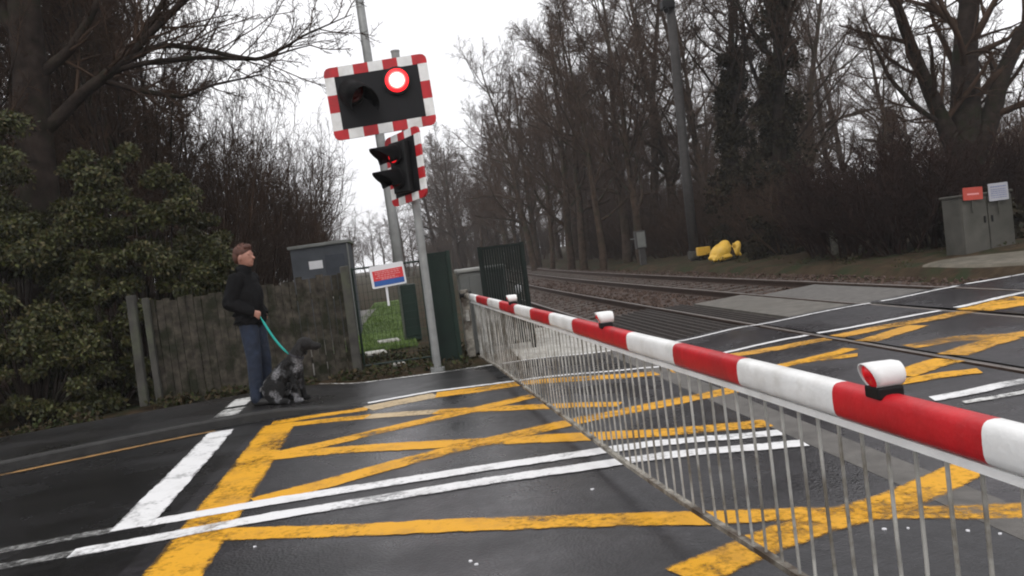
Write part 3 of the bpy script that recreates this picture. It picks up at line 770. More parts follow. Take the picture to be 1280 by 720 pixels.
# ------------------------------------------------------------------ fence, gate, sign, hut
FV = 11.45
t = thing('board_fence', (-2.35, FV, 0), 'weathered close-boarded timber fence behind the man and dog', 'fence')
rf = random.Random(6); b = MB()
x = -3.60
while x < -1.0:
    w = rf.uniform(.085, .11); h = 1.46+rf.uniform(-.035, .03)+(.05 if x > -1.9 else 0)
    b.box((x+w/2, FV+rf.uniform(-.012, .012), h/2-.05), (w-.007, .02, h), Euler((rf.uniform(-.01, .01), rf.uniform(-.012, .012), 0)).to_matrix())
    x += w
b.build('boards', M['fencewood'], t)
for z in (.3, 1.2):
    b = MB(); b.box((-2.3, FV+.05, z), (2.7, .05, .09)); b.build('rail', M['fencewood'], t)
for x, hh, th, ln in ((-3.79, 1.52, .11, .015), (-3.60, 1.46, .085, .0), (-.91, 1.56, .12, .0)):
    b = MB(); b.box((x, FV-.05, hh/2), (th, th, hh), Euler((0, ln, 0)).to_matrix(), bevel=.015); b.build('post', M['concrete_dark'], t)

t = thing('mesh_gate', (-.4, 11.5, 0), 'thin wire mesh gate between the fence post and green screen', 'gate')
b = MB()
for z in (.12, 1.50): b.tube([(-.82, 11.5, z), (.14, 11.5, z)], .014, 8)
for x in (-.82, .14): b.tube([(x, 11.5, .05), (x, 11.5, 1.52)], .016, 8)
b.build('gate_frame', M['green'], t)
b = MB()
for i in range(1, 16): b.tube([(-.82+.96*i/16, 11.5, .12), (-.82+.96*i/16, 11.5, 1.5)], .0022, 3, cap=False)
for i in range(1, 12): b.tube([(-.82, 11.5, .12+1.38*i/12), (.14, 11.5, .12+1.38*i/12)], .0022, 3, cap=False)
b.build('wire_mesh', M['green'], t)

def panel_sign(name, pts, v, th, label, draw, cat='sign', tilt=0):
    p = [at(*q, v) for q in pts]; c = sum(p, Vector())/4
    w = ((p[1]-p[0]).length+(p[2]-p[3]).length)/2; h = ((p[3]-p[0]).length+(p[2]-p[1]).length)/2
    a = math.atan2((p[1]-p[0]).z, (p[1]-p[0]).x)
    def tf(x, y, z): return c+Vector((x*math.cos(a)-z*math.sin(a), y, x*math.sin(a)+z*math.cos(a)))
    t = thing(name, c, label, cat)
    draw(t, tf, w, h, a); return t
def rect(tf, x0, x1, z0, z1, y0, y1):
    b = MB(); b.prism([(x0, z0), (x1, z0), (x1, z1), (x0, z1)], y0, y1, lambda x, z, q: tf(x, q, z)); return b
def draw_warning(t, tf, w, h, a):
    b = MB(); b.prism(rrect(w, h, .02), 0, .012, lambda x, z, q: tf(x, q, z)); b.build('plate', M['signwhite'], t)
    r = rect(tf, -w*.43, w*.45, -h*.18, h*.27, -.004, .0).build('red_panel', M['signred'], t)
    rect(tf, -w*.43, w*.45, -h*.42, -h*.18, -.004, .0).build('blue_panel', M['signblue'], t)
    b = MB()
    for z, x0, x1 in ((.20, -.36, .38), (.12, -.36, .34), (.03, -.30, .36), (-.06, -.36, .22), (-.13, -.2, .3)):
        xx = x0
        while xx < x1:
            l = random.uniform(.03, .09); b.prism([(w*xx, h*(z-.016)), (w*min(x1, xx+l), h*(z-.016)), (w*min(x1, xx+l), h*(z+.02)), (w*xx, h*(z+.02))], -.007, -.004, lambda x, zz, q: tf(x, q, zz)); xx += l+.02
    b.build('lettering', M['signpink'], r)
    b = MB(); b.box(tf(-.12*w, .03, -h*.9), (.03, .012, h*.9)); b.build('stay', M['signwhite'], t)
panel_sign('warning_sign', [(461, 334), (504, 326), (508, 354.5), (465.5, 361)], 11.38, .012, 'white edged sign with red and blue panels hung on the mesh gate', draw_warning)

t = thing('equipment_hut', (-1.95, 18.3, 0), 'dark slate grey flat roofed hut behind the board fence', 'hut')
b = MB(); b.box((-1.96, 19.0, 1.07), (1.26, 1.4, 2.14)); b.build('wall', M['hut'], t)
b = MB(); b.box((-1.96, 18.99, 2.17), (1.36, 1.5, .07), Euler((0, -.02, 0)).to_matrix(), bevel=.01); b.build('roof', M['cab_grey'], t)
b = MB(); b.box((-1.64, 18.29, 1.0), (.42, .02, 1.84), bevel=.004); d = b.build('door', M['hutdoor'], t)
b = MB(); b.box((-1.78, 18.27, 1.0), (.03, .02, .12)); b.build('handle', M['galv'], d)
b = MB(); b.box((-2.07, 18.293, 1.73), (.30, .008, .18)); b.build('notice', M['signwhite'], t)
b = MB(); b.box((-1.335, 18.30, 1.07), (.03, .05, 2.12)); b.build('corner_trim', M['cab_grey'], t)

# ------------------------------------------------------------------ far side: cabinets, mast, yellow things
t = thing('relay_cabinet', (11.5, 14.7, .25), 'tall grey-green cabinet under the bare tree beyond the crossing', 'cabinet')
b = MB(); b.box((11.46, 14.95, .82), (1.12, .55, 1.24), bevel=.02); b.build('body', M['cab_green'], t)
b = MB(); b.box((11.46, 14.95, 1.46), (1.18, .62, .05), bevel=.015); b.build('lid', M['cab_green'], t)
for x in (11.18, 11.74):
    b = MB(); b.box((x, 14.66, .82), (.53, .025, 1.14), bevel=.006); d = b.build('door', M['cab_green'], t)
    b = MB(); b.box((x+(.2 if x < 11.4 else -.2), 14.64, .95), (.03, .03, .13)); b.build('handle', M['black'], d)
def draw_orange(t, tf, w, h, a):
    b = MB(); b.prism(rrect(w, h, .02), 0, .015, lambda x, z, q: tf(x, q, z)); pl = b.build('plate', M['signorange'], t)
    rect(tf, -w*.3, w*.3, -h*.10, h*.02, -.004, 0).build('lettering', M['signpink'], pl)
    b = MB(); b.box(tf(0, .03, -h*.8), (.04, .02, h*1.4)); b.build('stay', M['cab_green'], t)
def draw_white(t, tf, w, h, a):
    b = MB(); b.prism(rrect(w, h, .015), 0, .015, lambda x, z, q: tf(x, q, z)); pl = b.build('plate', M['notice'], t)
    b = MB()
    for z, hh in ((.30, .07), (.14, .05), (.03, .05), (-.08, .05), (-.2, .05), (-.32, .04)):
        xx = -.4
        while xx < .38:
            l = random.uniform(.05, .14); b.prism([(w*xx, h*(z-hh/2)), (w*min(.4, xx+l), h*(z-hh/2)), (w*min(.4, xx+l), h*(z+hh/2)), (w*xx, h*(z+hh/2))], -.004, 0, lambda x, zz, q: tf(x, q, zz)); xx += l+.03
    b.build('print', M['signtext'], pl)
    b = MB(); b.box(tf(0, .03, -h*.7), (.04, .02, h*1.2)); b.build('stay', M['cab_green'], t)
panel_sign('notice_sign', [(1203.5, 235), (1228, 233), (1228.5, 249), (1204.5, 250.5)], 14.58, .015, 'small orange-red sign above the grey-green cabinet, left of the white one', draw_orange)
panel_sign('notice_sign', [(1235, 230), (1259, 227), (1261.5, 248.5), (1237, 252)], 14.56, .015, 'small white notice with blue-grey rows above the grey-green cabinet', draw_white)
t = thing('green_post', (12.25, 14.4, .25), 'dark green steel fence post at the right of the grey-green cabinet', 'fence post')
b = MB(); b.box((12.26, 14.4, 1.0), (.12, .10, 1.6), bevel=.01); b.build('post', M['green'], t)
b = MB(); b.box((12.26, 14.4, 1.82), (.16, .14, .04), bevel=.01); b.build('cap', M['green'], t)
b = MB(); b.box((12.9, 14.42, 1.5), (1.2, .03, .05)); b.box((12.9, 14.42, .6), (1.2, .03, .05))
for i in range(12): b.box((12.38+i*.1, 14.4, 1.05), (.03, .02, 1.3))
b.build('palisade', M['green'], t)

t = thing('signal_mast', (10.95, 30, .35), 'tall grey lamp mast beyond the tracks with equipment at its top', 'mast')
b = MB(); b.tube([(10.95, 30, .2), (10.98, 30, 4), (11.08, 30, 8), (11.14, 30, 13)], [.19, .185, .18, .16], 12); b.build('pole', M['mast'], t, smooth=True)
b = MB(); b.box((10.95, 29.85, 10.1), (.5, .4, .34), bevel=.05); b.tube([(10.95, 29.9, 10.0), (10.75, 29.5, 9.8)], .09, 10); b.build('camera_head', M['black'], t)
b = MB(); b.box((11.0, 30, .5), (.5, .5, .3), bevel=.03); b.build('base', M['concrete_dark'], t)
t = thing('yellow_box', (11.05, 29.3, .35), 'small square yellow box at the foot of the tall mast', 'box')
b = MB(); b.box((11.05, 29.3, .62), (.50, .22, .32), bevel=.02); b.build('body', M['yellowbox'], t)
b = MB()
for x in (10.87, 11.23): b.box((x, 29.3, .38), (.05, .05, .2))
b.build('legs', M['black'], t)
# crumpled yellow cover thrown over a heap: a bright slumped front, a darker fold behind it
COVER = (10.95, 26.9, .3)

# trackside grey box on a post
t = thing('trackside_box', (9.95, 33.9, .3), 'pale grey trackside cabinet on a short post beside the far track', 'cabinet')
b = MB(); b.box((10.0, 33.9, 1.33), (.46, .34, .78), bevel=.025); bd = b.build('box', M['mast'], t)
b = MB(); b.box((10.0, 33.72, 1.33), (.36, .015, .66), bevel=.005); b.build('door', M['cab_grey'], bd)
b = MB(); b.box((9.68, 33.9, 1.40), (.22, .04, .04)); b.build('arm', M['cab_grey'], bd)
b = MB(); b.box((10.03, 33.9, .6), (.26, .22, .75), bevel=.01); b.build('post', M['mast'], t)

# ------------------------------------------------------------------ vegetation
class Tubes:
    """branches gathered and skinned in batches"""
    def __init__(s): s.g = {}
    def add(s, P, R, sides): s.g.setdefault((len(P), sides), []).append((P, R))
    def build(s, name, m, parent=None, smooth=True):
        V = []; Q = []; off = 0
        for (n, k), lst in s.g.items():
            P = np.array([q[0] for q in lst], float); R = np.array([q[1] for q in lst], float)
            T = np.empty_like(P); T[:, 1:-1] = P[:, 2:]-P[:, :-2]; T[:, 0] = P[:, 1]-P[:, 0]; T[:, -1] = P[:, -1]-P[:, -2]
            T /= np.linalg.norm(T, axis=2, keepdims=True)+1e-9
            mean = P[:, -1]-P[:, 0]; mean /= np.linalg.norm(mean, axis=1, keepdims=True)+1e-9
            ref = np.where(np.abs(mean[:, 2:3]) < .8, np.array([[0, 0, 1.]]), np.array([[1., 0, 0]]))[:, None, :]
            A = np.cross(T, ref); A /= np.linalg.norm(A, axis=2, keepdims=True)+1e-9
            B = np.cross(A, T)
            w = 2*np.pi*np.arange(k)/k
            ring = P[:, :, None, :]+R[:, :, None, None]*(A[:, :, None, :]*np.cos(w)[None, None, :, None]+B[:, :, None, :]*np.sin(w)[None, None, :, None])
            m_ = len(lst); V.append(ring.reshape(-1, 3))
            base = (np.arange(m_)*n*k)[:, None, None]+(np.arange(n-1)*k)[None, :, None]
            kk = np.arange(k)[None, None, :]; k2 = (np.arange(k)+1) % k; k2 = k2[None, None, :]
            q = np.stack([base+kk, base+k2, base+k+k2, base+k+kk], -1).reshape(-1, 4)+off
            Q.append(q); off += m_*n*k
        return quad_mesh(name, np.concatenate(V), np.concatenate(Q), m, parent, smooth)
def quad_mesh(name, V, Q, m, parent=None, smooth=False, origin=None):
    me = bpy.data.meshes.new(name)
    me.vertices.add(len(V)); me.vertices.foreach_set('co', V.astype(np.float32).ravel())
    nq, s = Q.shape
    me.loops.add(nq*s); me.loops.foreach_set('vertex_index', Q.astype(np.int32).ravel())
    me.polygons.add(nq); me.polygons.foreach_set('loop_start', np.arange(0, nq*s, s, dtype=np.int32)); me.polygons.foreach_set('loop_total', np.full(nq, s, dtype=np.int32))
    if smooth: me.polygons.foreach_set('use_smooth', np.ones(nq, dtype=bool))
    me.materials.append(m); me.update(calc_edges=True); me.validate()
    if origin is None and parent: origin = parent_loc(parent)
    return link(name, me, parent, origin)

def unit(v): return v/(np.linalg.norm(v)+1e-9)
SEGS = [9, 6, 4, 3, 3, 2]; SIDES = [9, 6, 4, 3, 3, 3]
def limb(rng, p, d, L, r0, r1, segs, wig, trop):
    P = [np.array(p, float)]; d = unit(np.array(d, float)); R = [r0]
    for i in range(segs):
        d = unit(d+rng.normal(0, wig, 3)+np.array([0, 0, trop]))
        P.append(P[-1]+d*L/segs); R.append(r0+(r1-r0)*(i+1)/segs)
    return np.array(P), np.array(R)
def branch_out(rng, P, R, lev, cfg, out):
    out.append((P, R, lev))
    if lev >= len(cfg): return
    c = cfg[lev]; L = np.linalg.norm(np.diff(P, axis=0), axis=1).sum(); n = len(P)-1
    for k in range(c['n']):
        t = c['t0']+(1-c['t0'])*((k+rng.uniform(0, 1))/c['n']); f = t*n; i = min(int(f), n-1); f -= i
        p = P[i]*(1-f)+P[i+1]*f; r = R[i]*(1-f)+R[i+1]*f
        tan = unit(P[i+1]-P[i]); q = unit(np.cross(tan, rng.normal(0, 1, 3)))
        a = math.radians(rng.uniform(*c['a'])); d = tan*math.cos(a)+q*math.sin(a)
        l = L*c['l']*(1-c.get('tp', .5)*t)*rng.uniform(.65, 1.25)
        r0 = max(c['rm'], r*c['r']*rng.uniform(.75, 1.1))
        s = SEGS[min(lev+1, 5)]
        CP, CR = limb(rng, p, d, l, r0, max(c['rm']*.6, r0*.3), s, c.get('w', .16), c.get('up', .05))
        branch_out(rng, CP, CR, lev+1, cfg, out)
def to_tree(t, out, split, bark, twig, sides0=None):
    A, B = Tubes(), Tubes()
    for P, R, lev in out:
        (A if lev <= split else B).add(P, R, SIDES[min(lev, 5)])
    A.build('trunk', bark, t); B.build('crown', twig, t)
CFG = [dict(n=21, t0=.20, a=(32, 68), l=.40, r=.48, rm=.03, up=.09, tp=.5),
       dict(n=9, t0=.2, a=(28, 60), l=.5, r=.5, rm=.015, up=.06),
       dict(n=7, t0=.12, a=(25, 62), l=.52, r=.5, rm=.010, up=.05, w=.2),
       dict(n=8, t0=.1, a=(25, 65), l=.62, r=.6, rm=.0054, up=.03, w=.22)]

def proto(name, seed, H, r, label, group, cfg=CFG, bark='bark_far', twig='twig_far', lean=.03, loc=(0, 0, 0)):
    rng = np.random.default_rng(seed)
    t = thing(name, loc, label, 'tree', group)
    P, R = limb(rng, (0, 0, -.3), (rng.normal(0, lean), rng.normal(0, lean), 1), H, r, r*.12, 10, .05, .04)
    out = []; branch_out(rng, P, R, 0, cfg, out)
    sv = WL[t.name]; WL[t.name] = Vector((0, 0, 0))
    to_tree(t, out, 1, M[bark], M[twig]); WL[t.name] = sv
    return t
def shrub(name, seed, H, stems, label, group, twig='twig_far', spread=.35, cat='shrub', loc=(0, 0, 0), sub=(9, 7, 5)):
    rng = np.random.default_rng(seed)
    t = thing(name, loc, label, cat, group); out = []
    cfg = [dict(n=sub[0], t0=.18, a=(18, 45), l=.5, r=.5, rm=.009, up=.06), dict(n=sub[1], t0=.1, a=(20, 55), l=.5, r=.6, rm=.006, up=.05, w=.2)]
    if len(sub) > 2: cfg.append(dict(n=sub[2], t0=.1, a=(20, 60), l=.5, r=.6, rm=.0045, up=.03, w=.25))
    for k in range(stems):
        a = rng.uniform(0, 2*PI); q = rng.uniform(.1, 1)*spread
        h = H*rng.uniform(.6, 1.08)
        P, R = limb(rng, (math.cos(a)*q*H*.25, math.sin(a)*q*H*.25, -.15), (math.cos(a)*q, math.sin(a)*q, 1), h, .007*H+.012, .006, 7, .09, .03)
        branch_out(rng, P, R, 0, cfg, out)
    A, B = Tubes(), Tubes()
    for P, R, lev in out: (A if lev == 0 else B).add(P, R, [5, 3, 3, 3][lev])
    sv = WL[t.name]; WL[t.name] = Vector((0, 0, 0))
    A.build('stems', M[twig], t); B.build('twigs', M[twig], t); WL[t.name] = sv
    return t

def leaves(rng, centres, radii, per, size, flat=.75, shell=.55, droop=0):
    """leaf-sized faces scattered through clumps"""
    cs = np.repeat(np.array(centres, float), per, 0); rs = np.repeat(np.array(radii, float), per)
    n = len(cs); d = rng.normal(0, 1, (n, 3)); d /= np.linalg.norm(d, axis=1, keepdims=True)
    q = rs*(shell+(1-shell)*rng.uniform(0, 1, n)**.6)*rng.uniform(.75, 1.12, n)
    P = cs+d*q[:, None]*np.array([1, 1, flat])
    P[:, 2] -= droop*q*q/(rs+.01)*.5
    A = rng.normal(0, 1, (n, 3)); A += d*.5; A[:, 2] -= .3+droop; A /= np.linalg.norm(A, axis=1, keepdims=True)
    B = np.cross(A, rng.normal(0, 1, (n, 3))); B /= np.linalg.norm(B, axis=1, keepdims=True)+1e-9
    s = size*rng.uniform(.45, 1.75, n)[:, None]
    V = np.stack([P, P+A*s*.5+B*s*.27, P+A*s, P+A*s*.5-B*s*.27], 1).reshape(-1, 3)
    return V, np.arange(n*4).reshape(n, 4)

def evergreen(name, loc, size, seed, label, group, per=260, clumps=70, leafsize=.095, matn='laurel', cat='shrub', stems=7):
    rng = np.random.default_rng(seed); t = thing(name, loc, label, cat, group)
    cs, rs = [], []
    for k in range(clumps):
        d = rng.normal(0, 1, 3); d /= np.linalg.norm(d); d[2] = abs(d[2])*1.1-.15
        q = rng.uniform(.55, 1)
        c = np.array([d[0]*size[0]*q, d[1]*size[1]*q, max(.12, size[2]*.12+d[2]*size[2]*q*.85)])
        cs.append(c); rs.append(rng.uniform(.22, .5)*min(1, min(size)/1.6))
    V, Q = leaves(rng, cs, rs, per, leafsize, flat=.6, shell=.35, droop=.7)
    sv = WL[t.name]; WL[t.name] = Vector((0, 0, 0))
    quad_mesh('foliage', V, Q, M[matn], t)
    T = Tubes()
    for c in cs[:stems*6]:
        P, R = limb(rng, (c[0]*.15, c[1]*.15, -.1), (c[0]*.7, c[1]*.7, c[2]+.3), np.linalg.norm(c)*1.0, .035, .008, 5, .08, .02)
        T.add(P, R, 5)
    T.build('stems', M['bark'], t); WL[t.name] = sv
    return t

def gz(u, v): return terrain_z(u, v)
def spot(x, v, dx=0):                            # a place on the ground v metres across the road along a line of sight
    p = at(x, 320, v); return Vector((p.x+dx, v, gz(p.x+dx, v)))

# prototypes are the first of their kind and stand in the wood themselves
WOOD = 'bare trees of the wood beyond the tracks'
protos = [proto('bare_tree', 11, 14.5, .26, '', WOOD), proto('bare_tree', 12, 15.5, .29, '', WOOD), proto('bare_tree', 13, 13.0, .22, '', WOOD), proto('bare_tree', 14, 16.5, .31, '', WOOD)]
used = set()
rw = random.Random(21)
def plant(k, loc, rz, s, label, group):
    src = protos[k]
    if k not in used:
        used.add(k); src.location = loc; src.rotation_euler = (0, 0, rz); src.scale = s; src['label'] = label; src['group'] = group; return src
    return copy_thing(src, loc, rz, s, label, group)
row = [  # photo column of the trunk, distance across, height factor
 (800, 37, .95), (783, 40, 1.02), (752, 38, 1.0), (820, 44, 1.05), (712, 46, 1.05), (735, 55, 1.0), (688, 52, .95), (860, 41, 1.0), (890, 39, .95), (672, 62, 1.05),
 (846, 52, 1.1), (905, 46, 1.0), (700, 70, 1.1), (655, 76, 1.0), (765, 62, 1.1), (1010, 40, .95), (1050, 46, .95), (728, 42, .9), (778, 50, 1.05), (667, 54, .95), (645, 66, .9), (720, 60, 1.1), (940, 46, .9), (633, 72, .88), (622, 80, .88)]
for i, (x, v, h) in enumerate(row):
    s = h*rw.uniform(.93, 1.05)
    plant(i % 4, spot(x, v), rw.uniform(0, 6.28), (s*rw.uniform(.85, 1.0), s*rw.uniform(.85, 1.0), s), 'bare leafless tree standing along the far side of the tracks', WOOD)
for i in range(34):
    v = rw.uniform(48, 105); u = 14.5+curve(v)+rw.uniform(0, 9)+(i % 3)*4; s = rw.uniform(.62, .9)
    plant(rw.randrange(4), (u, v, gz(u, v)), rw.uniform(0, 6.28), (s, s, s*rw.uniform(.9, 1.1)), 'bare leafless tree deeper in the wood behind the front row', 'bare trees deep in the wood')
for i in range(18):                                # those closing the view down the line
    v = 92+i*6; u = curve(v)-rw.uniform(-2, 2.5) if i % 3 else curve(v)+12+rw.uniform(0, 5); s = rw.uniform(.85, 1.05)
    plant(rw.randrange(4), (u, v, gz(u, v)), rw.uniform(0, 6.28), (s*1.1, s*1.1, s), 'bare tree far down the railway line behind the signal', 'bare trees far down the line')
for i, (x, v, s) in enumerate([(545, 105, .85), (575, 90, .85), (600, 82, .85), (622, 84, .9), (640, 92, 1.0), (590, 100, .92), (560, 120, .85), (660, 88, 1.0), (612, 110, .98), (528, 125, .72), (505, 130, .7), (480, 150, .62), (455, 140, .55), (490, 170, .75), (440, 160, .62), (465, 190, .8), (515, 180, .75)]):
    plant(rw.randrange(4), spot(x, v), rw.uniform(0, 6.28), (s*1.15, s*1.15, s), 'bare tree far down the railway line behind the signal', 'bare trees far down the line')
for i, (u, v, s) in enumerate([(19, 30, .55), (25, 33, .6), (21, 40, .62), (28, 42, .7), (34, 44, .75), (38, 56, .8), (44, 60, .8), (30, 58, .75)]):
    plant(rw.randrange(4), (u, v, gz(u, v)), rw.uniform(0, 6.28), (s, s, s), 'slim bare tree behind the ivy trunks and the grey-green cabinet', 'bare trees behind the cabinet')

# ivy-clad trunks in the middle of the wood
def ivy_tree(x, v, H, r, seed, label, wide, ivh):
    loc = spot(x, v); t = thing('ivy_tree', loc, label, 'tree'); rng = np.random.default_rng(seed)
    P, R = limb(rng, (0, 0, -.3), (rng.normal(0, .03), 0, 1), H, r, r*.2, 10, .05, .04); out = []
    cfg = [dict(CFG[0], t0=.35, n=18, a=(18, 45)), CFG[1], CFG[2], CFG[3]]
    branch_out(rng, P, R, 0, cfg, out)
    sv = WL[t.name]; WL[t.name] = Vector((0, 0, 0)); to_tree(t, out, 1, M['bark'], M['twig'])
    cs, rs = [], []
    for k in range(135):
        f = rng.uniform(.02, ivh)*10; i = min(9, int(f)); p = P[i]*(1-(f-i))+P[i+1]*(f-i)
        w = wide*(1.15-.6*f/10/ivh)
        cs.append(p+np.array([rng.normal(0, .35)*w, rng.normal(0, .35)*w, 0])); rs.append(rng.uniform(.16, .40)*min(w, 1.2))
    V, Q = leaves(rng, cs, rs, 130, .12); quad_mesh('ivy', V, Q, M['ivy'], t); WL[t.name] = sv
    return t
ivy_tree(928, 29, 12.5, .28, 31, 'ivy-clad tree with a thick dark column, left of a twin ivy trunk', 1.15, .66)
ivy_tree(978, 28, 13.5, .32, 32, 'tallest ivy-clad trunk in the wood, right of the mast and yellow sheet', 1.3, .72)
ivy_tree(1008, 31, 9.5, .22, 33, 'shorter leaning ivy-clad trunk at the right end of the ivy trees', 1.0, .66)

# the big forked tree behind the grey-green cabinet
def custom_tree(name, base, limbs, seed, label, bark, twig, cfg, twigs_from=1):
    t = thing(name, base, label, 'tree'); rng = np.random.default_rng(seed); out = []
    for pts, rad, lev in limbs:
        # resample as a smooth polyline
        pts = [np.array(p, float) for p in pts]; P = []; R = []
        for i in range(len(pts)-1):
            for j in range(4):
                f = j/4; P.append(pts[i]*(1-f)+pts[i+1]*f+rng.normal(0, .012, 3)); R.append(rad[i]*(1-f)+rad[i+1]*f)
        P.append(pts[-1]); R.append(rad[-1]); P = np.array(P)
        P[1:-1] = (P[:-2]+2*P[1:-1]+P[2:])/4
        if lev == 0: out.append((P, np.array(R), 0))
        else:
            for q in (P,): branch_out(rng, q, np.array(R), lev, cfg, out)
    sv = WL[t.name]; A, B = Tubes(), Tubes()
    for P, R, lev in out:
        P = P-np.array([sv.x, sv.y, sv.z])
        (A if lev <= 1 else B).add(P, R, {0: 12, 1: 8, 2: 5}.get(lev, 3))
    A.build('trunk', bark, t); B.build('crown', twig, t); return t
bv_ = 19.5
def Q(x, y, v=bv_): return tuple(at(x, y, v))
BC = [None, dict(n=15, t0=.12, a=(28, 62), l=.42, r=.42, rm=.02, up=.06), dict(n=8, t0=.15, a=(25, 60), l=.5, r=.5, rm=.010, up=.04, w=.2), dict(n=6, t0=.1, a=(25, 60), l=.5, r=.5, rm=.0065, up=.03, w=.22), dict(n=4, t0=.1, a=(25, 60), l=.5, r=.6, rm=.0045, up=.02, w=.22)]
gb = at(1212, 330, bv_); base = (gb.x, bv_, gz(gb.x, bv_))
custom_tree('forked_tree', base, [
    ([(base[0], bv_, base[2]-.2), Q(1211, 280), Q(1208, 225), Q(1205, 178)], [.62, .52, .46, .44], 0),
    ([Q(1200, 195), Q(1175, 145), Q(1150, 85), Q(1128, 30), Q(1108, -40), Q(1085, -120)], [.27, .20, .16, .13, .09, .04], 1),
    ([Q(1206, 190), Q(1207, 120), Q(1206, 60), Q(1212, 0), Q(1205, -80), Q(1215, -170)], [.40, .36, .30, .24, .16, .06], 1),
    ([Q(1212, 205), Q(1238, 150), Q(1252, 95), Q(1275, 45), Q(1300, 0), Q(1330, -70)], [.30, .25, .21, .18, .12, .05], 1),
    ([Q(1222, 240), Q(1250, 205), Q(1290, 165), Q(1330, 130)], [.14, .10, .08, .04], 1),
    ([Q(1188, 160), Q(1150, 140), Q(1110, 95), Q(1085, 40)], [.09, .07, .05, .02], 1),
    ], 41, 'thick forked bare tree rising behind the grey-green cabinet', M['bark'], M['twig'], BC)

# big trees on the left, behind the evergreen shrubs
lv = 14.5
def Ql(x, y, v=lv): return tuple(at(x, y, v))
gb = at(62, 400, lv); base = (gb.x, lv, gz(gb.x, lv))
custom_tree('big_tree', base, [
    ([(base[0], lv, base[2]-.2), Ql(52, 300), Ql(44, 190), Ql(38, 90), Ql(30, 0), Ql(20, -90), Ql(0, -200)], [.42, .35, .30, .27, .24, .20, .15], 0),
    ([Ql(48, 170), Ql(110, 112), Ql(150, 80), Ql(190, 40), Ql(240, -8), Ql(290, -60)], [.12, .105, .085, .07, .052, .022], 1),
    ([Ql(120, 105), Ql(150, 80), Ql(200, 55), Ql(260, 62), Ql(320, 76), Ql(355, 60), Ql(400, 35), Ql(440, 18)], [.06, .056, .05, .043, .036, .025, .016, .008], 1),
    ([Ql(80, 140), Ql(140, 88), Ql(200, 76), Ql(260, 72), Ql(330, 74), Ql(390, 56)], [.053, .052, .044, .037, .025, .009], 1),
    ([Ql(42, 100), Ql(90, 60), Ql(120, 10), Ql(135, -60)], [.11, .085, .06, .03], 1),
    ([Ql(35, 60), Ql(5, 20), Ql(-30, -60)], [.14, .1, .05], 1),
    ([Ql(130, 100), Ql(175, 115), Ql(225, 122), Ql(268, 105), Ql(330, 92)], [.05, .045, .035, .025, .01], 1),
    ([Ql(150, 75), Ql(195, 20), Ql(225, -40)], [.07, .055, .03], 1),
    ], 51, 'big dark tree on the left with long branches reaching toward the signal', M['bark'], M['twig'],
    [None, dict(n=15, t0=.15, a=(22, 55), l=.36, r=.42, rm=.012, up=.03, tp=.4), dict(n=8, t0=.1, a=(22, 55), l=.45, r=.5, rm=.0065, up=.02, w=.2), dict(n=5, t0=.1, a=(22, 55), l=.45, r=.6, rm=.0042, up=.01, w=.22), dict(n=3, t0=.1, a=(22, 55), l=.5, r=.6, rm=.003, up=0, w=.22)])
LG = 'slim bare trees on the left'
lp = proto('slim_tree', 61, 11, .15, 'slim dark bare tree behind the evergreen shrubs', LG, bark='bark', twig='twig')
for i, (x, v, s) in enumerate([(135, 15.5, .9), (165, 17.5, 1.0), (12, 16, 1.0), (105, 18, 1.05), (195, 20, .9), (-20, 15, 1.0), (-80, 18, 1.1), (80, 19, 1.1), (150, 22, 1.1), (120, 24, 1.2), (60, 23, 1.15), (20, 20, 1.1), (178, 26, 1.1), (215, 27, 1.0), (90, 28, 1.2), (240, 30, .95), (-40, 22, 1.2), (0, 26, 1.2)]):
    p = spot(x, v)
    if i == 0: lp.location = p; lp.scale = (.5*s, .5*s, s); lp.rotation_euler = (0, 0, 1)
    else: copy_thing(lp, p, i*1.7, (s*.7, s*.7, s), 'slim dark bare tree behind the evergreen shrubs', LG)
# twiggy thicket between the evergreens and the railway
TG = 'twiggy thicket trees left of the railway'
tp = shrub('thicket_tree', 71, 5.6, 15, 'dense twiggy bare thicket behind the fence and hut', TG, twig='twig', spread=.42, cat='tree', sub=(10, 8, 4))
for i, (x, v, s) in enumerate([(330, 25, 1.0), (372, 29, 1.1), (300, 24, 1.05), (350, 33, 1.25), (392, 38, 1.0), (275, 22, 1.0), (318, 31, 1.25), (380, 45, 1.2), (250, 20, 1.1), (405, 62, 1.1), (285, 28, 1.1), (225, 21, 1.0), (402, 48, .9), (150, 19, .8), (118, 20, .85), (80, 21, .9), (40, 22, .9), (172, 23, .85), (0, 23, .9), (130, 27, .9)]):
    p = spot(x, v)
    if i == 0: tp.location = p; tp.scale = (s*.8, s*.8, s)
    else: copy_thing(tp, p, i*2.1, (s*.8, s*.8, s*(.94+.05*(i % 3))), 'dense twiggy bare thicket behind the fence and hut', TG)

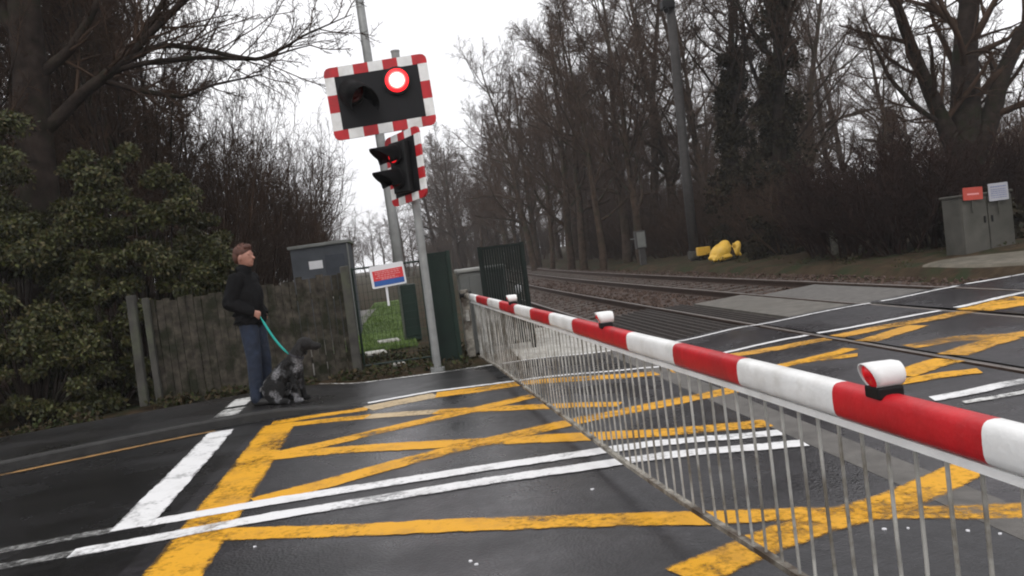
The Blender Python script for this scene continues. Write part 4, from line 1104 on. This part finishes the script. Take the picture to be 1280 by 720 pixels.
# tall twiggy understorey inside the wood
WT_ = 'twiggy understorey of the wood'
us_ = shrub('understorey_tree', 73, 5.0, 14, 'twiggy young understorey tree among the trunks of the wood', WT_, twig='twig_far', spread=.55, cat='tree', sub=(9, 7, 4))
for i in range(100):
    if i < 30: v = 30+i*1.6+rw.uniform(-1, 1); u = 13+curve(v)+rw.uniform(0, 4)
    elif i < 60: v = rw.uniform(38, 95); u = 17+curve(v)+rw.uniform(0, 26)
    elif i < 70: v = rw.uniform(95, 150); u = curve(v)-rw.uniform(-2, 6)
    else: v = 24+(i-70)*2; u = 17+rw.uniform(0, 14)
    q = rw.uniform(.7, 1.15)
    if i >= 78: p = spot(540+(i-78)*7.5, 82+(i*37) % 50); u, v = p.x, p.y; q = 1.0
    if i == 0: us_.location = (u, v, gz(u, v)); us_.scale = (q, q, q)
    else: copy_thing(us_, (u, v, gz(u, v)), rw.uniform(0, 6.28), (q*1.2, q*1.2, q), 'twiggy young understorey tree among the trunks of the wood', WT_)

# evergreen shrubs
evergreen('evergreen_shrub', (-6.0, 12.7, 0), (1.75, 1.25, 4.95), 81, 'tallest dark evergreen shrub left of the board fence', None, per=800, clumps=150, leafsize=.05)
evergreen('evergreen_shrub', (-8.6, 12.4, 0), (1.9, 1.4, 4.6), 82, 'dark evergreen shrub under the big tree at the left edge', None, per=760, clumps=140, leafsize=.05)
evergreen('evergreen_shrub', (-4.25, 13.3, 0), (1.5, .95, 4.55), 83, 'dark evergreen shrub overhanging the left end of the board fence', None, per=760, clumps=125, leafsize=.05)
evergreen('evergreen_shrub', (-5.15, 11.35, 0), (1.05, .65, 1.9), 84, 'low evergreen shrub at the footway edge left of the fence posts', None, per=600, clumps=70, leafsize=.047)
evergreen('evergreen_shrub', (-7.4, 10.7, 0), (1.3, .75, 2.0), 85, 'low dark evergreen shrub spilling onto the footway at the left', None, per=600, clumps=75, leafsize=.047)
evergreen('evergreen_shrub', (-3.35, 14.3, 0), (.85, .8, 3.1), 86, 'leafy evergreen branch mass above the fence, left of the man', None, per=600, clumps=70, leafsize=.047)

evergreen('evergreen_shrub', (-4.55, 12.15, 0), (.85, .5, 2.3), 87, 'narrow evergreen shrub filling the gap beside the outermost fence post', None, per=420, clumps=60, leafsize=.047)
# undergrowth along the far side and the hedge on the right
UG = 'bushes at the foot of the wood'
up_ = shrub('bramble_bush', 91, 2.3, 17, 'dark twiggy bramble bush at the foot of the wood', UG, spread=.8, sub=(8, 6, 3), twig='twig')
first = True
for i in range(36):
    if i < 20: v = 22+i*1.9+rw.uniform(-.5, .5); u = 11.6+curve(v)+rw.uniform(0, 2.2)
    else: v = 34+(i-20)*4+rw.uniform(-1, 1); u = 14.5+curve(v)+rw.uniform(0, 5)
    s = rw.uniform(.7, 1.25)
    if 26 < v < 31.5 and u < 12.6: u = 12.8
    if first: up_.location = (u, v, gz(u, v)); up_.scale = (s, s, s); first = False
    else: copy_thing(up_, (u, v, gz(u, v)), rw.uniform(0, 6.28), (s*1.2, s*1.2, s*rw.uniform(.8, 1.2)), 'dark twiggy bramble bush at the foot of the wood', UG)
RG = 'reddish bare bushes right of the ivy trees'
rp_ = shrub('reddish_bush', 92, 2.1, 22, 'reddish brown bare bush between the ivy trunks and the cabinet', RG, spread=.6, sub=(9, 7, 4), twig='twig_red')
for i, (u, v, s) in enumerate([(11.3, 17.4, 1.0), (12.2, 17.6, 1.2), (10.9, 18.8, 1.1), (12.4, 19.5, 1.3), (11.4, 20.8, 1.2), (13.4, 18.6, 1.1), (14.6, 18.2, 1.1), (12.6, 22, 1.0)]):
    if i == 0: rp_.location = (u, v, gz(u, v)); rp_.scale = (s*1.2, s*1.2, s)
    else: copy_thing(rp_, (u, v, gz(u, v)), i*1.3, (s*1.2, s*1.2, s), 'reddish brown bare bush between the ivy trunks and the cabinet', RG)
for i, (u, v, q) in enumerate([(-5.9, 10.4, .5), (-7.0, 9.75, .55), (-8.3, 9.1, .6), (-9.6, 8.6, .65)]):
    copy_thing(rp_, (u, v, .03), i*1.9+.4, (q*1.5, q, q), 'low reddish brown bare growth in front of the evergreen shrubs', 'brown growth beside the left footway')
evergreen('hedge_bush', (12.6, 16.6, .3), (1.5, .6, 1.5), 93, 'dark leafy bush directly behind the grey-green cabinet', None, per=170, clumps=40, matn='ivy')
evergreen('hedge_bush', (12.0, 24.6, .3), (1.6, 1.0, 1.8), 94, 'dark ivy covered bush at the foot of the ivy trunks', None, per=170, clumps=46, matn='ivy')
evergreen('hedge_bush', (13.4, 29.6, .4), (1.8, 1.0, 1.7), 95, 'dark low bush behind the tall mast', None, per=150, clumps=40, matn='ivy')
# pale ivy stumps
for x, v, h, lab in ((1046, 20.5, 1.7, 'pale lichen-grey stump, left of two beside the reddish bushes'), (1072, 20.2, 1.2, 'shorter pale stump, right of two beside the reddish bushes')):
    p = spot(x, v); t = thing('tree_stump', p, lab, 'stump'); rng = np.random.default_rng(int(x))
    P, R = limb(rng, (0, 0, -.1), (.08, 0, 1), h, .15, .10, 6, .06, 0); T = Tubes(); T.add(P, R, 9)
    sv = WL[t.name]; WL[t.name] = Vector((0, 0, 0)); T.build('trunk', M['pale_bark'], t)
    V, Qd = leaves(rng, [P[-1]+rng.normal(0, .12, 3) for _ in range(7)], [.2]*7, 60, .1); quad_mesh('ivy', V, Qd, M['ivy'], t); WL[t.name] = sv
# small brown conifer
t = thing('conifer', spot(1128, 36), 'small pointed reddish brown conifer left of the forked tree', 'tree'); rng = np.random.default_rng(97)
cs, rs = [], []
for k in range(90):
    f = rng.uniform(0, 1)**.8; a = rng.uniform(0, 6.3); w = 1.0*(1-f)+.08
    cs.append((math.cos(a)*w*rng.uniform(.4, 1), math.sin(a)*w*rng.uniform(.4, 1), .8+f*4.6)); rs.append(.18+.22*(1-f))
V, Qd = leaves(rng, cs, rs, 70, .11); sv = WL[t.name]; WL[t.name] = Vector((0, 0, 0)); quad_mesh('crown', V, Qd, M['conifer'], t)
T = Tubes(); P, R = limb(rng, (0, 0, -.2), (0, 0, 1), 5.3, .12, .02, 6, .01, 0); T.add(P, R, 7); T.build('trunk', M['bark'], t); WL[t.name] = sv

# weeds and leaf litter along the verges
rng = np.random.default_rng(101); cs, rs = [], []
for k in range(70):
    u = rng.uniform(-9, -3.9); v = 10.68+bend(u)*.75+rng.uniform(.0, .5); cs.append((u, v, .08)); rs.append(rng.uniform(.08, .2))
for k in range(45):
    u = rng.uniform(-3.6, -.9); v = rng.uniform(11.0, 11.38); cs.append((u, v, .05)); rs.append(rng.uniform(.06, .14))
for k in range(70):
    u = rng.uniform(-.9, .7); v = rng.uniform(10.85, 13.2); cs.append((u, v, .04)); rs.append(rng.uniform(.07, .2))
for k in range(50):
    u = rng.uniform(9.6, 13.2); v = rng.uniform(14, 27); cs.append((u, v, zp(u)+.05)); rs.append(rng.uniform(.08, .22))
V, Qd = leaves(rng, cs, rs, 42, .05, flat=.6)
tag(quad_mesh('weeds', V, Qd, M['litter']), 'low weeds and leaf litter along the fence and verge', 'weeds', kind='stuff')
# white fragments near the gate
for x, y, w, d, lab in ((486, 428, .42, .5, 'white slab lying by the lawn behind the mesh gate'), (498, 457, .18, .4, 'white slab nearest the footway below the warning sign'), (470, 443, .34, .45, 'white slab at the bend of the path behind the gate')):
    u, v = gp(x, y); b = MB(); b.box((u, v, .03), (w, d, .04), Euler((0, 0, .15)).to_matrix(), bevel=.01)
    tag(b.build('paving_slab', M['trough'], origin=(u, v, .02)), lab, 'paving slab')

rng = np.random.default_rng(5)
for x, y in ((318, 684), (1105, 662), (1135, 661), (1210, 664), (1250, 668), (588, 702), (596, 706), (740, 612)):
    u, v = gp(x, y); b = MB(); q = rng.uniform(.006, .011)
    pts = [(u+math.cos(a)*q*rng.uniform(.6, 1.3), v+math.sin(a)*q*rng.uniform(.6, 1.3)) for a in (0, 1.1, 2.3, 3.4, 4.6, 5.6)]
    b.prism(pts, 0, .006, lambda X, Y2, T: Vector((X, Y2, zp(X)+T)))
    tag(b.build('stone_chip', M['signwhite'], origin=(u, v, zp(u))), 'tiny white stone chip lying loose on the asphalt', 'stone chip', 'stone chips on the road')

# ------------------------------------------------------------------ man and dog
def blob(name, caps, voxel, m, parent, loc, rz=0, smooth=6, dec=None):
    """limbs and masses fused into one continuous surface"""
    bm = bmesh.new()
    for c in caps:
        if c[0] == 'e':
            _, p, r, rot = c
            o = bmesh.ops.create_icosphere(bm, subdivisions=3, radius=1)
            R = Euler(rot).to_matrix()
            for v in o['verts']: v.co = R@Vector((v.co.x*r[0], v.co.y*r[1], v.co.z*r[2]))+Vector(p)
        else:
            _, pts, rad = c
            for p, r in zip(pts, rad):
                o = bmesh.ops.create_icosphere(bm, subdivisions=2, radius=r)
                for v in o['verts']: v.co += Vector(p)
            for i in range(len(pts)-1):
                a, b2 = Vector(pts[i]), Vector(pts[i+1]); d = b2-a; L = d.length
                o = bmesh.ops.create_cone(bm, cap_ends=True, segments=16, radius1=rad[i], radius2=rad[i+1], depth=L)
                Rm = d.to_track_quat('Z', 'Y').to_matrix()
                for v in o['verts']: v.co = Rm@v.co+(a+b2)/2
    me = bpy.data.meshes.new(name+'_tmp'); bm.to_mesh(me); bm.free()
    ob = bpy.data.objects.new(name+'_tmp', me); C.objects.link(ob)
    r = ob.modifiers.new('r', 'REMESH'); r.mode = 'VOXEL'; r.voxel_size = voxel
    s = ob.modifiers.new('s', 'SMOOTH'); s.iterations = smooth; s.factor = .5
    dg = bpy.context.evaluated_depsgraph_get(); dg.update()
    me2 = bpy.data.meshes.new_from_object(ob.evaluated_get(dg)); bpy.data.objects.remove(ob)
    me2.name = name; me2.materials.clear(); me2.materials.append(m)
    me2.polygons.foreach_set('use_smooth', [True]*len(me2.polygons))
    o = bpy.data.objects.new(name, me2); C.objects.link(o)
    if parent: o.parent = parent
    else: o.location = loc; o.rotation_euler = (0, 0, rz)
    return o
t = thing('yellow_cover', COVER, 'lumpy bright yellow cover slumped over a heap beside the wood', 'cover')
rs = random.Random(2)
lumps = [('e', (-.20, 0, .26), (.42, .30, .30), (0, -.55, 0)), ('e', (-.02, .05, .46), (.24, .22, .20), (0, -.7, 0)), ('e', (-.46, -.08, .10), (.22, .2, .12), (0, 0, 0)), ('e', (-.12, -.12, .10), (.3, .2, .12), (0, 0, 0))]
lumps += [('c', [(x0, -.24, .02), (x0+.18, -.22, .22), (x0+.33, -.10, .46)], [.05, .035, .03]) for x0 in (-.56, -.44, -.30, -.17)]
blob('front_fold', lumps, .02, M['yellowsheet'], t, None, smooth=2)
lumps = [('e', (.40, .12, .27), (.16, .22, .36), (0, .5, 0)), ('c', [(.30, -.02, .50), (.52, -.02, .10)], [.04, .05])]
blob('side_fold', lumps, .02, M['yellowsheet'], t, None, smooth=2)
blob('heap', [('e', (.12, .18, .10), (.40, .3, .36), (0, 0, 0))], .03, M['earth'], t, None)
mu, mv = -1.86, 9.42
man = blob('person', [
    ('c', [(0, -.09, .95), (.015, -.10, .52), (-.01, -.10, .10)], [.075, .05, .035]),
    ('c', [(0, .09, .95), (.025, .10, .52), (0, .10, .10)], [.075, .05, .035]),
    ('c', [(-.01, -.10, .06), (.16, -.105, .04)], [.035, .03]), ('c', [(0, .10, .06), (.17, .105, .04)], [.035, .03]),
    ('c', [(0, 0, .95), (-.01, 0, 1.2), (-.01, 0, 1.42)], [.10, .11, .10]),
    ('c', [(-.02, -.17, 1.45), (-.02, .17, 1.45)], [.055, .055]),
    ('c', [(-.02, -.18, 1.44), (-.09, -.235, 1.19), (.13, -.19, 1.06)], [.045, .037, .028]),
    ('c', [(-.02, .18, 1.44), (-.07, .235, 1.19), (.05, .19, 1.04)], [.045, .037, .028]),
    ('c', [(-.005, 0, 1.46), (.01, 0, 1.60)], [.058, .055]),
    ('e', (.02, 0, 1.695), (.100, .078, .118), (0, 0, 0)), ('e', (.045, 0, 1.645), (.075, .06, .075), (0, 0, 0)),
    ('c', [(.112, 0, 1.695), (.134, 0, 1.668)], [.012, .016]), ('e', (.085, 0, 1.602), (.028, .034, .024), (0, 0, 0)),
    ('c', [(.105, -.02, 1.637), (.105, .02, 1.637)], [.012, .012]),
    ('c', [(.098, -.045, 1.722), (.106, 0, 1.725), (.098, .045, 1.722)], [.011, .010, .011]),
    ('e', (.005, -.082, 1.685), (.020, .010, .033), (0, .1, 0)), ('e', (.005, .082, 1.685), (.020, .010, .033), (0, .1, 0)),
    # right hand round the lead
    ('e', (.165, -.185, 1.045), (.042, .022, .038), (0, .3, 0)),
    ('c', [(.195, -.195, 1.055), (.222, -.19, 1.045), (.212, -.172, 1.025)], [.0095, .009, .008]),
    ('c', [(.19, -.195, 1.037), (.217, -.19, 1.026), (.206, -.172, 1.008)], [.0095, .009, .008]),
    ('c', [(.182, -.195, 1.019), (.207, -.19, 1.008), (.196, -.172, .992)], [.009, .0085, .008]),
    ('c', [(.172, -.193, 1.003), (.192, -.188, .992), (.183, -.172, .98)], [.008, .0075, .007]),
    ('c', [(.165, -.175, 1.065), (.195, -.165, 1.065), (.212, -.168, 1.05)], [.011, .0095, .009]),
    # left hand resting in the jacket pocket
    ('e', (.06, .18, 1.01), (.042, .022, .036), (0, .4, 0)),
    ('c', [(.085, .175, 1.0), (.105, .17, .98)], [.0095, .008]), ('c', [(.078, .178, .985), (.098, .172, .963)], [.0095, .008]),
    ('c', [(.068, .18, .975), (.086, .175, .952)], [.009, .008]), ('c', [(.058, .182, .968), (.073, .178, .945)], [.008, .007]),
    ('c', [(.06, .16, 1.03), (.085, .152, 1.02), (.10, .15, 1.005)], [.011, .0095, .009]),
    ], .0065, M['skin'], None, (mu, mv, fz(mu, mv)), rz=-.32, smooth=2)
tag(man, 'person in black jacket and blue jeans holding a teal dog lead', 'person')
blob('jeans', [
    ('c', [(0, -.085, .96), (.02, -.10, .52), (-.01, -.105, .085)], [.108, .083, .072]),
    ('c', [(0, .085, .96), (.03, .10, .52), (0, .105, .085)], [.108, .083, .072]),
    ('e', (-.02, 0, .98), (.125, .165, .12), (0, 0, 0))], .012, M['jeans'], man, None)
jk = blob('jacket', [
    ('e', (-.005, 0, 1.06), (.165, .20, .14), (0, 0, 0)), ('e', (-.005, 0, 1.25), (.165, .205, .21), (0, 0, 0)), ('e', (-.01, 0, 1.38), (.125, .185, .13), (0, 0, 0)),
    ('c', [(0, -.07, 1.0), (0, .07, 1.0)], [.145, .145]), ('e', (.09, -.03, 1.16), (.075, .13, .17), (0, 0, 0)),
    ('c', [(-.015, -.16, 1.45), (-.015, .16, 1.45)], [.075, .075]),
    ('c', [(-.02, -.185, 1.44), (-.10, -.25, 1.19), (.115, -.195, 1.065)], [.09, .08, .055]),
    ('c', [(-.02, .185, 1.44), (-.08, .25, 1.19), (.06, .20, 1.04)], [.078, .066, .05]),
    *[('c', [(-.02+.17*math.cos(a), .2*math.sin(a), z+.02*math.sin(3*a)) for a in (-2.6, -2.0, -1.5, -1.0, -.4)], [.012, .02, .022, .02, .012]) for z in (.965, 1.06, 1.17)],
    ('c', [(-.06, -.29, 1.30), (-.10, -.30, 1.24)], [.03, .03]), ('c', [(-.085, -.315, 1.18), (-.03, -.29, 1.15)], [.028, .024]),
    ('c', [(-.015, 0, 1.47), (0, 0, 1.56)], [.088, .078]), ('c', [(-.045, -.03, 1.56), (-.045, .03, 1.56)], [.045, .045])], .011, M['jacket'], man, None, smooth=4)
blob('shoe', [('c', [(-.03, -.105, .045), (.06, -.108, .045), (.17, -.11, .035)], [.045, .045, .034])], .009, M['shoe'], man, None)
blob('shoe', [('c', [(-.02, .105, .045), (.07, .108, .045), (.18, .11, .035)], [.045, .045, .034])], .009, M['shoe'], man, None)
rh = random.Random(9); tufts = []
for k in range(110):
    a = rh.uniform(-2.6, 2.6); e = rh.uniform(.35, 1.5)
    p = Vector((.0-math.cos(a)*math.cos(e)*.095, math.sin(a)*math.cos(e)*.078, 1.715+math.sin(e)*.105))
    tufts.append(('c', [p, p+Vector((rh.uniform(-.01, .03), rh.uniform(-.015, .015), rh.uniform(.005, .035)))], [.014, .006]))
blob('hair', [('e', (-.003, 0, 1.748), (.108, .086, .088), (0, .12, 0)), ('e', (-.055, 0, 1.70), (.062, .078, .09), (0, 0, 0)), ('c', [(.07, -.04, 1.80), (.09, 0, 1.805), (.07, .04, 1.80)], [.028, .03, .028])]+tufts, .0055, M['hair'], man, None, smooth=1)
eye = MB()
for s in (-1, 1):
    eye.loft([[(.103+dx, s*.034+math.cos(q*PI/4)*r, 1.702+math.sin(q*PI/4)*r*.6) for q in range(8)] for r, dx in ((.012, -.01), (.010, .0), (.004, .004))])
me = eye.build('eyes', M['black'], None); me.parent = man

du, dv = -1.50, 9.30
dog = blob('dog', [
    ('c', [(-.20, 0, .20), (-.10, 0, .30), (.02, 0, .40)], [.135, .13, .125]),
    ('e', (-.17, -.10, .17), (.14, .065, .15), (0, -.3, 0)), ('e', (-.17, .10, .17), (.14, .065, .15), (0, -.3, 0)),
    ('e', (.045, 0, .38), (.11, .105, .15), (0, .15, 0)),
    ('c', [(.06, 0, .46), (.12, 0, .56), (.17, 0, .62)], [.10, .078, .07]),
    ('e', (.215, 0, .645), (.098, .078, .078), (0, .1, 0)), ('c', [(.26, 0, .63), (.36, 0, .605)], [.052, .036]),
    ('e', (.372, 0, .615), (.018, .02, .016), (0, 0, 0)), ('c', [(.27, 0, .60), (.34, 0, .583)], [.03, .024]),
    ('c', [(.18, -.075, .665), (.165, -.105, .60), (.18, -.10, .53)], [.022, .03, .022]),
    ('c', [(.18, .075, .665), (.165, .105, .60), (.18, .10, .53)], [.022, .03, .022]),
    ('c', [(.06, -.075, .36), (.05, -.08, .19), (.065, -.08, .04)], [.055, .036, .03]),
    ('c', [(.08, .07, .36), (.09, .075, .19), (.105, .075, .04)], [.055, .036, .03]),
    ('c', [(.06, -.08, .03), (.115, -.08, .026)], [.034, .028]), ('c', [(.10, .075, .03), (.155, .075, .026)], [.034, .028]),
    ('c', [(-.17, -.12, .06), (-.03, -.135, .035)], [.042, .033]), ('c', [(-.17, .12, .06), (-.03, .135, .035)], [.042, .033]),
    ('c', [(-.30, 0, .12), (-.40, .03, .05), (-.46, .10, .035)], [.045, .032, .018]),
    ]+[('c', [Vector(p), Vector(p)+Vector(q)], [.022, .005]) for p, q in [((xx, sy*rh.uniform(.08, .125), rh.uniform(.08, .27+(xx+.3)*.62)), (rh.uniform(-.035, .02), sy*rh.uniform(.01, .035), -rh.uniform(.02, .05))) for sy in (-1, 1) for xx in [rh.uniform(-.3, .1) for _ in range(60)]]],
    .006, M['dog'], None, (du, dv, fz(du, dv)), rz=-.15, smooth=1)
tag(dog, 'black and grey mottled dog sitting beside the person on the footway', 'dog')
b = MB(); ring = [(.10+.083*math.cos(a*PI/10)*.86, .083*math.sin(a*PI/10), .525-.083*math.cos(a*PI/10)*.45) for a in range(21)]
b.tube(ring, .011, 6); cl = b.build('collar', M['collar'], None, smooth=True); cl.parent = dog
hand = Vector((mu, mv, fz(mu, mv)))+Matrix.Rotation(-.32, 3, 'Z')@Vector((.20, -.18, 1.03))
neck = Vector((du, dv, fz(du, dv)))+Matrix.Rotation(-.15, 3, 'Z')@Vector((.03, -.045, .555))
b = MB(); pts = []
for i in range(13):
    f = i/12; p = hand*(1-f)+neck*f; p.z -= .05*math.sin(PI*f); pts.append(p)
b.tube(pts, [.006, .006]+[.013]*9+[.009, .008], 6)
tag(b.build('dog_lead', M['lead'], smooth=True, origin=hand), 'bright teal lead running from the hand to the dog', 'dog lead')

# damp air of an overcast day
b = MB(); b.box((0, 60, 14), (900, 1100, 32))
hz = bpy.data.materials.new('damp_air'); hz.use_nodes = True; hn = hz.node_tree.nodes; hn.remove(hn['Principled BSDF'])
pv = hn.new('ShaderNodeVolumePrincipled'); pv.inputs['Color'].default_value = (.93, .93, .95, 1); pv.inputs['Density'].default_value = .0008
hz.node_tree.links.new(pv.outputs['Volume'], hn['Material Output'].inputs['Volume'])
tag(b.build('haze', hz), kind='stuff')

# ------------------------------------------------------------------ camera, light, sky
cam = bpy.data.cameras.new('camera'); co = bpy.data.objects.new('camera', cam); C.objects.link(co)
cam.sensor_fit = 'HORIZONTAL'; cam.sensor_width = 36; cam.lens = 36*F/1280; cam.clip_start = .05; cam.clip_end = 2000
fwd = ray(PX, PY).normalized(); rt = (ray(PX+100, PY)-ray(PX, PY)).normalized(); upv = rt.cross(fwd)
co.matrix_world = Matrix(((rt.x, upv.x, -fwd.x, 0), (rt.y, upv.y, -fwd.y, 0), (rt.z, upv.z, -fwd.z, EYE), (0, 0, 0, 1)))
sc = bpy.context.scene; sc.camera = co

EL, AZ = math.radians(48), math.radians(200)
wd = bpy.data.worlds.new('World'); sc.world = wd; wd.use_nodes = True
n = wd.node_tree.nodes; l = wd.node_tree.links; bg = n['Background']
sky = n.new('ShaderNodeTexSky'); sky.sky_type = 'NISHITA'; sky.sun_disc = False; sky.sun_elevation = EL; sky.sun_rotation = AZ
sky.dust_density = 4
hs = n.new('ShaderNodeHueSaturation'); hs.inputs['Saturation'].default_value = .12; l.new(sky.outputs['Color'], hs.inputs['Color'])
tc = n.new('ShaderNodeTexCoord'); nz = n.new('ShaderNodeTexNoise'); nz.inputs['Scale'].default_value = 2.2; nz.inputs['Detail'].default_value = 5
l.new(tc.outputs['Generated'], nz.inputs['Vector'])
rp = n.new('ShaderNodeValToRGB'); rp.color_ramp.elements[0].position = .3; rp.color_ramp.elements[1].position = .7
rp.color_ramp.elements[0].color = (10.8, 10.8, 11.2, 1); rp.color_ramp.elements[1].color = (13.8, 13.7, 13.9, 1)
l.new(nz.outputs['Fac'], rp.inputs['Fac'])
mx = n.new('ShaderNodeMix'); mx.data_type = 'RGBA'; mx.inputs['Factor'].default_value = .82
l.new(hs.outputs['Color'], mx.inputs['A']); l.new(rp.outputs['Color'], mx.inputs['B'])
l.new(mx.outputs['Result'], bg.inputs['Color']); bg.inputs['Strength'].default_value = .1
sl = bpy.data.lights.new('sun', 'SUN'); sl.energy = .6; sl.angle = math.radians(14); sl.color = (1, .97, .93)
so = bpy.data.objects.new('sun', sl); C.objects.link(so)
d = Vector((math.sin(AZ)*math.cos(EL), math.cos(AZ)*math.cos(EL), math.sin(EL)))
so.rotation_euler = (-d).to_track_quat('-Z', 'Y').to_euler(); so.location = (0, -5, 20)
vs = sc.view_settings; vs.view_transform = 'Standard'; vs.look = 'None'; vs.exposure = .18; vs.gamma = 1; vs.use_curve_mapping = False
sc.cycles.use_denoising = True
sc.cycles.pixel_filter_type = 'BLACKMAN_HARRIS'; sc.cycles.filter_width = 2.0
